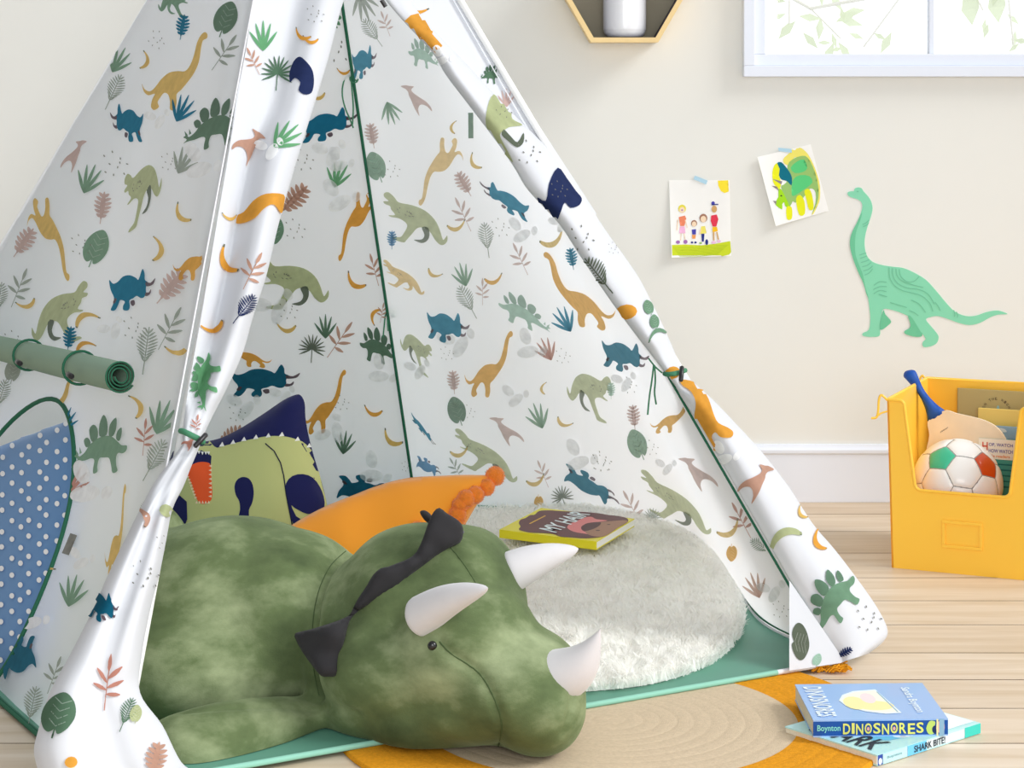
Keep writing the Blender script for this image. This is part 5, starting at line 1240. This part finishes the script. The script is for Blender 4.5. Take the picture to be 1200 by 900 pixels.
    sbook('paperback_book', 'pale blue book between the yellow and the teal books in the crate', 1150, 1206, 498, .270, 6, mat('cover_skyblue', (160, 196, 220), .6), blue_p, th=.008)
    def teal_p(mb, b, X_, u, n, W, h):
        wh = mat('cover_offwhite', (246, 240, 226), .5); rd = mat('letter_red', (212, 92, 70), .6); pu = mat('letter_violet', (120, 110, 170), .6); orr = mat('letter_orange', (236, 150, 90), .6); tl_ = mat('letter_teal', (20, 110, 110), .6)
        flat(mb, b, X_, u, n, [(rect(0, h - .044, W, h), 'w')], lambda c: wh)
        text(mb, 'H', b + X_ * .008 + u * (h - .026), X_ * .012, u * .018, n, rd)
        text(mb, 'OP, WATCH', b + X_ * .022 + u * (h - .017), X_ * .052, u * .008, n, pu); text(mb, 'HOW WATCH', b + X_ * .022 + u * (h - .030), X_ * .052, u * .008, n, pu)
        text(mb, 'little readers', b + X_ * .018 + u * (h - .040), X_ * .050, u * .006, n, orr)
        for i in range(5): flat(mb, b, X_, u, n, [(rect(.02, h - .056 - i * .012, W - .008 - .01 * (i % 2), h - .053 - i * .012), 't')], lambda c: tl_)
    sbook('board_book', 'teal book with a white title band, frontmost of the crate books', 1147, 1206, 513, .227, 6, mat('cover_teal', (70, 160, 150), .5), teal_p, th=.010, pages=page_w)
def crom_none(P): return P
crate()

# ================================================================== THINGS ON THE WALL
def wallf(px, py, off=0): return U(px, py, WALL_Y - off)
def decal():
    K = lambda pts: [(960 + x / 4.09, 200 + y / 4.09) for x, y in pts]
    gm = mat('decal_mint', (136, 214, 178), .6, .2); dm = mat('decal_jade', (108, 194, 152), .6); lm = mat('decal_line', (112, 190, 154), .6)
    body = crom(K([(137, 104), (150, 99), (166, 98), (170, 86), (186, 80), (203, 84), (212, 98), (232, 120), (248, 145), (256, 180), (248, 220), (232, 268), (220, 315), (218, 360), (228, 405), (255, 436), (300, 452), (350, 460), (400, 466), (450, 486), (510, 522), (560, 575), (610, 635), (650, 675), (700, 696), (750, 695), (800, 678), (850, 670), (885, 678), (902, 688), (860, 690), (820, 703), (770, 730), (720, 740), (670, 730), (620, 712), (570, 697), (530, 703), (512, 715), (540, 750), (568, 785), (572, 805), (562, 828), (535, 842), (500, 845), (496, 822), (510, 806), (485, 770), (440, 708), (400, 685), (350, 668), (308, 664), (298, 700), (292, 750), (290, 790), (260, 797), (212, 793), (210, 778), (238, 762), (245, 710), (240, 650), (232, 600), (215, 540), (190, 490), (165, 430), (150, 370), (148, 330), (160, 290), (185, 240), (205, 185), (204, 155), (185, 138), (155, 128), (138, 118)]), 3)
    mb = MB()
    def w(P, m, o0, o1=None):
        vs, fs = fill(P, 1e9); mb.add([wallf(x, y, o0) for x, y in vs], fs, m)
    vs, fs = fill(body, 12); mb.add([wallf(x, y, .0012) for x, y in vs], fs, gm)
    D = body; mb.grid([[wallf(x, y, .0) for x, y in D], [wallf(x, y, .0012) for x, y in D]], gm, closed=True)
    for P in ([(308, 668), (318, 690), (345, 722), (330, 742), (302, 762), (290, 755), (296, 710)], [(425, 695), (445, 705), (485, 770), (494, 780), (488, 796), (450, 795), (412, 782), (410, 768), (432, 755), (437, 735)],
              [(206, 200), (196, 240), (178, 290), (172, 340), (174, 400), (190, 450), (210, 500), (222, 560), (238, 612), (226, 590), (212, 540), (188, 488), (165, 430), (149, 370), (149, 330), (160, 290), (186, 240)]):
        w(crom(K(P), 3), dm, .0018)
    for P in ([(208, 258), (225, 250), (240, 236)], [(210, 268), (226, 262), (238, 250)], [(192, 405), (212, 398), (226, 394)], [(196, 420), (216, 414), (230, 408)], [(200, 440), (222, 434), (240, 426)], [(206, 460), (230, 454), (248, 440)], [(212, 480), (238, 472), (256, 456)], [(218, 500), (240, 490), (256, 470)],
              [(336, 465), (338, 510), (360, 550), (400, 575), (440, 585), (490, 600), (530, 635), (545, 675)], [(352, 468), (354, 505), (376, 540), (420, 562), (470, 568), (520, 590), (552, 640)], [(368, 470), (372, 500), (395, 528), (440, 545), (500, 560)], [(384, 472), (390, 505), (420, 532), (455, 530), (478, 508)],
              [(262, 550), (290, 532), (324, 535)], [(260, 570), (290, 556), (324, 556)], [(262, 590), (290, 574), (322, 580)], [(285, 592), (325, 604)], [(340, 632), (380, 644), (420, 656)], [(440, 620), (480, 640), (510, 680)], [(430, 670), (455, 680), (475, 696)], [(555, 630), (570, 650), (580, 672)], [(645, 668), (650, 690), (648, 700)], [(658, 676), (664, 694), (662, 704)]):
        w(line(crom(K(P), 3, False), .45), lm, .0022)
    w(ell(*K([(184, 100)])[0], 1.2, .8), dm, .0022)
    tag(mb.build('dinosaur_wall_decal'), 'mint green long-necked dinosaur sticker on the wall above the crate', 'wall decal')
decal()
def drawings():
    pw = mat('drawing_paper', (250, 249, 246), .8, .2, trans=.1); tape = mat('washi_tape', (176, 212, 230), .6, .2)
    def sheet(name, label, C, curl, polys, cols, tp):
        root = thing(name, label, 'drawing', wallf(sum(c[0] for c in C) / 4, sum(c[1] for c in C) / 4))
        n = 14; rows = []
        for i in range(n + 1):
            v = i / n; row = []
            for j in range(n + 1):
                u = j / n; x = (C[0][0] * (1 - u) + C[1][0] * u) * (1 - v) + (C[3][0] * (1 - u) + C[2][0] * u) * v; y = (C[0][1] * (1 - u) + C[1][1] * u) * (1 - v) + (C[3][1] * (1 - u) + C[2][1] * u) * v
                row.append(wallf(x, y, .0015 + curl(u, v)))
            rows.append(row)
        mb = MB(); mb.grid(rows, pw); bv = mb.bvh()
        mc = {k: mat('crayon_' + k, c, .8, .1) for k, c in cols.items()}
        project(mb, bv, polys, eps=.0004, step=2.5, matf=lambda c: mc[c], inc=.00002)
        mb.build('paper', root, smooth=True)
        mb = MB(); t = [wallf(x, y, .004) for x, y in tp]; vs = t + [p + V(0, .0008, 0) for p in t]
        mb.add(vs, [(0, 1, 2, 3), (4, 7, 6, 5), (0, 4, 5, 1), (1, 5, 6, 2), (2, 6, 7, 3), (3, 7, 4, 0)], tape); mb.build('tape', root)
    K = lambda pts: [(780 + x / 8.18, 200 + y / 8.18) for x, y in pts]
    P = []
    E = lambda x, y, rx, ry, c, a=0: P.append((K(ell(x, y, rx, ry, a, 12)), c))
    P.append((K([(500, 95), (600, 92), (605, 200), (565, 215), (530, 195), (505, 145)]), 'sun'))
    P.append((K([(60, 712), (200, 708), (340, 715), (480, 700), (620, 675), (630, 800), (500, 830), (300, 832), (65, 835)]), 'grass'))
    for q in range(9): P.append((K(line([(70 + q * 8, 735 + q * 11), (300, 728 + q * 12), (600 - q * 12, 712 + q * 11)], 2)), 'grass2'))
    # woman with yellow hair
    E(158, 365, 38, 40, 'blond'); E(158, 378, 26, 30, 'skin'); E(158, 378, 10, 8, 'mauve'); P.append((K([(125, 445), (185, 430), (198, 460), (180, 530), (140, 530)]), 'coral')); P.append((K([(138, 535), (182, 535), (190, 600), (130, 600)]), 'pink'))
    P.append((K([(122, 470), (112, 570), (104, 572), (112, 470)]), 'skin')); P.append((K([(192, 470), (210, 545), (204, 550), (184, 475)]), 'skin')); P.append((K([(145, 600), (152, 600), (148, 670), (140, 670)]), 'skin')); P.append((K([(172, 600), (180, 600), (190, 665), (182, 665)]), 'skin')); E(118, 685, 20, 17, 'purple'); E(190, 682, 20, 20, 'purple')
    # small child
    E(273, 505, 29, 32, 'brown'); E(273, 512, 22, 26, 'skin'); P.append((K([(250, 565), (292, 560), (290, 612), (256, 612)]), 'violet')); P.append((K([(252, 615), (290, 615), (285, 652), (256, 652)]), 'orange')); E(253, 688, 12, 10, 'navy'); E(286, 688, 12, 10, 'navy')
    # middle child
    E(362, 455, 38, 42, 'brown'); E(362, 465, 27, 32, 'skin'); P.append((K([(340, 535), (378, 530), (392, 600), (330, 605)]), 'yellow')); P.append((K([(342, 605), (372, 605), (366, 680), (348, 680)]), 'navy')); E(335, 694, 14, 10, 'green'); E(394, 685, 14, 28, 'navy'); P.append((K([(332, 560), (322, 610), (330, 612), (342, 565)]), 'skin'))
    # man with cap
    E(466, 368, 26, 34, 'tan'); E(455, 312, 17, 18, 'violet'); P.append((K([(440, 322), (505, 318), (505, 328), (440, 332)]), 'navy')); P.append((K([(436, 430), (490, 420), (505, 465), (486, 535), (450, 535), (432, 480)]), 'crimson')); P.append((K([(448, 540), (492, 538), (500, 580), (450, 590)]), 'gold')); P.append((K([(452, 590), (468, 590), (468, 670), (456, 670)]), 'tan')); P.append((K([(484, 590), (497, 586), (512, 660), (500, 664)]), 'tan')); E(460, 688, 22, 14, 'rose'); E(510, 676, 20, 13, 'rose')
    cols = dict(sun=(248, 224, 62), grass=(200, 214, 48), grass2=(168, 192, 40), blond=(226, 214, 80), skin=(240, 214, 184), mauve=(170, 130, 170), coral=(230, 134, 100), pink=(236, 180, 214), purple=(160, 110, 176), brown=(160, 116, 96), violet=(74, 72, 170), orange=(236, 156, 90), navy=(44, 56, 130), yellow=(236, 224, 110), green=(150, 190, 110), tan=(206, 164, 108), crimson=(222, 62, 84), gold=(244, 190, 40), rose=(232, 190, 220))
    sheet('child_drawing', 'child\'s drawing of a family on green grass taped to the wall', [(784, 211), (855, 211), (857, 300), (787, 302)], lambda u, v: .010 * (1 - u) ** 3 * v + .004 * v * v, P, cols, K([(282, 48), (402, 95), (388, 132), (268, 82)]))
    K = lambda pts: [(880 + x / 8.18, 160 + y / 8.18) for x, y in pts]
    P = []
    P.append((crom(K([(308, 240), (320, 200), (380, 150), (400, 118), (440, 100), (490, 115), (530, 150), (560, 190), (600, 270), (640, 380), (662, 480), (660, 600), (640, 660), (600, 740), (580, 755), (640, 600), (640, 480), (600, 360), (540, 220), (420, 200), (350, 275)]), 2), 'yellow'))
    P.append((crom(K([(350, 280), (390, 225), (450, 195), (520, 185), (570, 240), (610, 330), (640, 440), (650, 540), (635, 640), (580, 752), (618, 640), (620, 540), (590, 500), (550, 510), (500, 590), (470, 555), (430, 635), (400, 620), (370, 675), (330, 600), (300, 520), (290, 470), (340, 440)]), 2), 'green'))
    P.append((crom(K([(380, 300), (440, 240), (510, 220), (540, 300), (500, 340), (420, 350)]), 2), 'lgreen')); P.append((crom(K([(400, 420), (470, 370), (560, 380), (590, 440), (520, 500), (430, 560), (390, 560)]), 2), 'lgreen'))
    P.append((crom(K([(205, 340), (225, 275), (255, 255), (275, 300), (270, 380), (290, 440), (275, 505), (240, 480), (210, 430)]), 2), 'lemon'))
    P.append((crom(K([(250, 255), (290, 245), (330, 285), (370, 340), (394, 400), (388, 470), (350, 430), (320, 420), (290, 410), (268, 370), (275, 310)]), 2), 'teal'))
    P.append((crom(K([(262, 510), (285, 500), (310, 540), (340, 600), (372, 680), (330, 670), (318, 630), (300, 650), (298, 700), (240, 660), (232, 630), (262, 580)]), 2), 'lime'))
    for a in ([(340, 680), (390, 678), (392, 785), (345, 790)], [(432, 600), (470, 560), (512, 620), (516, 740), (460, 748)], [(512, 520), (560, 505), (590, 580), (600, 690), (556, 700), (530, 600)]): P.append((crom(K(a), 3), 'lemon'))
    for a in ([(195, 470), (250, 480), (270, 520)], [(210, 615), (245, 620), (240, 655)], [(205, 405), (300, 430), (290, 460)]): P.append((K(a), 'grey'))
    E(290, 568, 9, 7, 'dark')
    cols = dict(yellow=(250, 232, 20), green=(36, 160, 88), lgreen=(92, 200, 124), lemon=(228, 230, 40), teal=(20, 110, 130), lime=(160, 214, 40), grey=(140, 130, 130), dark=(60, 60, 50))
    sheet('child_drawing', 'child\'s drawing of a green and yellow horned dinosaur taped to the wall at a tilt', [(887.5, 184), (950, 169), (971, 247), (909, 265)], lambda u, v: .008 * (1 - u) ** 3 + .004 * v * (1 - u), P, cols, K([(262, 108), (390, 120), (392, 155), (268, 140)]))
drawings()
def shelf():
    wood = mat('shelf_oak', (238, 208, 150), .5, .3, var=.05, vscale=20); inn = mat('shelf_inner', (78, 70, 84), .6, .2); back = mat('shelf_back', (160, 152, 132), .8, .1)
    yf = WALL_Y - .105; s = yf / FP
    a = U(692.5, 49.5, yf); b = U(771.5, 49.5, yf); side = (b - a).length; cx = (a.x + b.x) / 2; r = side; cz = a.z + r * math.sin(math.radians(60)); t = .0115
    root = thing('hexagon_shelf', 'small hexagonal wooden wall shelf at the top of the picture', 'shelf', V(cx, WALL_Y, a.z))
    def hexp(r_, y): return [V(cx + r_ * math.cos(math.radians(60 * k)), y, cz + r_ * math.sin(math.radians(60 * k))) for k in range(6)]
    ri = r - t / math.cos(math.radians(30)); mb = MB()
    o0, o1, i0, i1 = hexp(r, yf), hexp(r, WALL_Y - .001), hexp(ri, yf), hexp(ri, WALL_Y - .001)
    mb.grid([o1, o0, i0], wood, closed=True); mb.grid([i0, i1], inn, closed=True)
    mb.build('shelf_frame', root)
    mb = MB(); mb.add(hexp(ri, WALL_Y - .006), [tuple(range(6))], back); mb.add(hexp(ri, WALL_Y - .001), [tuple(range(6))[::-1]], back); mb.build('back_board', root)
    # white ceramic pot
    zb = i0[4].z + .0005; yc = yf + .058; pc = U(732, 0, yc).x; R = 25.2 * yc / FP; cm_ = mat('white_ceramic', (240, 240, 243), .3, .5, coat=.4)
    prof = [(.0, 0), (R * .55, 0), (R * .78, .002), (R * .92, .009), (R * .98, .018), (R, .03), (R, .115), (R * .98, .122), (R * .9, .126), (R * .86, .124), (R * .84, .11), (R * .84, .012), (0, .01)]
    prof = crom(prof, 3, False); mb = MB(); mb.grid([[V(pc + q * math.cos(a_), yc + q * math.sin(a_), zb + max(0, z)) for a_ in [2 * PI * k / 48 for k in range(48)]] for q, z in [(max(0.0001, p[0]), p[1]) for p in prof]], cm_, closed=True)
    tag(mb.build('ceramic_pot', smooth=True), 'plain white rounded ceramic pot standing in the hexagonal shelf', 'pot')
shelf()

# ================================================================== LIGHT AND CAMERA
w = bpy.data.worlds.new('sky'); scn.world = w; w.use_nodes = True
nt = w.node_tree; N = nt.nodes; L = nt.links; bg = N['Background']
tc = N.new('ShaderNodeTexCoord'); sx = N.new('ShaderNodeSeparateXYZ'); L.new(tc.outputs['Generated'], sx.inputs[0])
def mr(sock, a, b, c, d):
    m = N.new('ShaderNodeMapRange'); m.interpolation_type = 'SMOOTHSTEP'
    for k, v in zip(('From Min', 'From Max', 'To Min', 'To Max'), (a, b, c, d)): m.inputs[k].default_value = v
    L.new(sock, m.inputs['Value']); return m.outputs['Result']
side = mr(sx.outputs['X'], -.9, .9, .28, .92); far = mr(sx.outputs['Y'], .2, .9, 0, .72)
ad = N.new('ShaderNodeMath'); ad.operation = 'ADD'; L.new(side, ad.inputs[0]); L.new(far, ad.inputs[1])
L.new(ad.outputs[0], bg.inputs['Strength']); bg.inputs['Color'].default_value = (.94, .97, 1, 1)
ld = bpy.data.lights.new('sun', 'SUN'); ld.energy = 1.95; ld.angle = math.radians(24); ld.color = (1, .995, .985)
lo = bpy.data.objects.new('sun', ld); COL.objects.link(lo)
lo.rotation_euler = V(.85, -.3, .68).to_track_quat('Z', 'Y').to_euler()
la = bpy.data.lights.new('front_fill_light', 'AREA'); la.shape = 'RECTANGLE'; la.size = 2.4; la.size_y = 1.6; la.energy = 80; la.color = (.98, .99, 1)  # added fill behind the camera, brightens the teepee interior and rug
lo = bpy.data.objects.new('front_fill_light', la); COL.objects.link(lo); lo.location = (.25, -1.2, 1.5)
lo.rotation_euler = (lo.location - V(-.1, 3.9, .35)).to_track_quat('Z', 'Y').to_euler()
cd = bpy.data.cameras.new('camera'); cam = bpy.data.objects.new('camera', cd); COL.objects.link(cam)
cd.sensor_fit = 'HORIZONTAL'; cd.sensor_width = 36; cd.lens = FP / 1200 * 36; cd.shift_x = 0; cd.shift_y = -(450 - HY) / 1200
cam.location = CAM; cam.rotation_euler = (PI / 2, 0, 0); cd.clip_start = .05; cd.clip_end = 100
scn.camera = cam
scn.view_settings.view_transform = 'Standard'; scn.view_settings.look = 'None'; scn.view_settings.gamma = 1; scn.view_settings.exposure = 0.11
scn.view_settings.use_curve_mapping = False
scn.cycles.use_denoising = True
scn.cycles.max_bounces = 12; scn.cycles.diffuse_bounces = 9; scn.cycles.transparent_max_bounces = 8
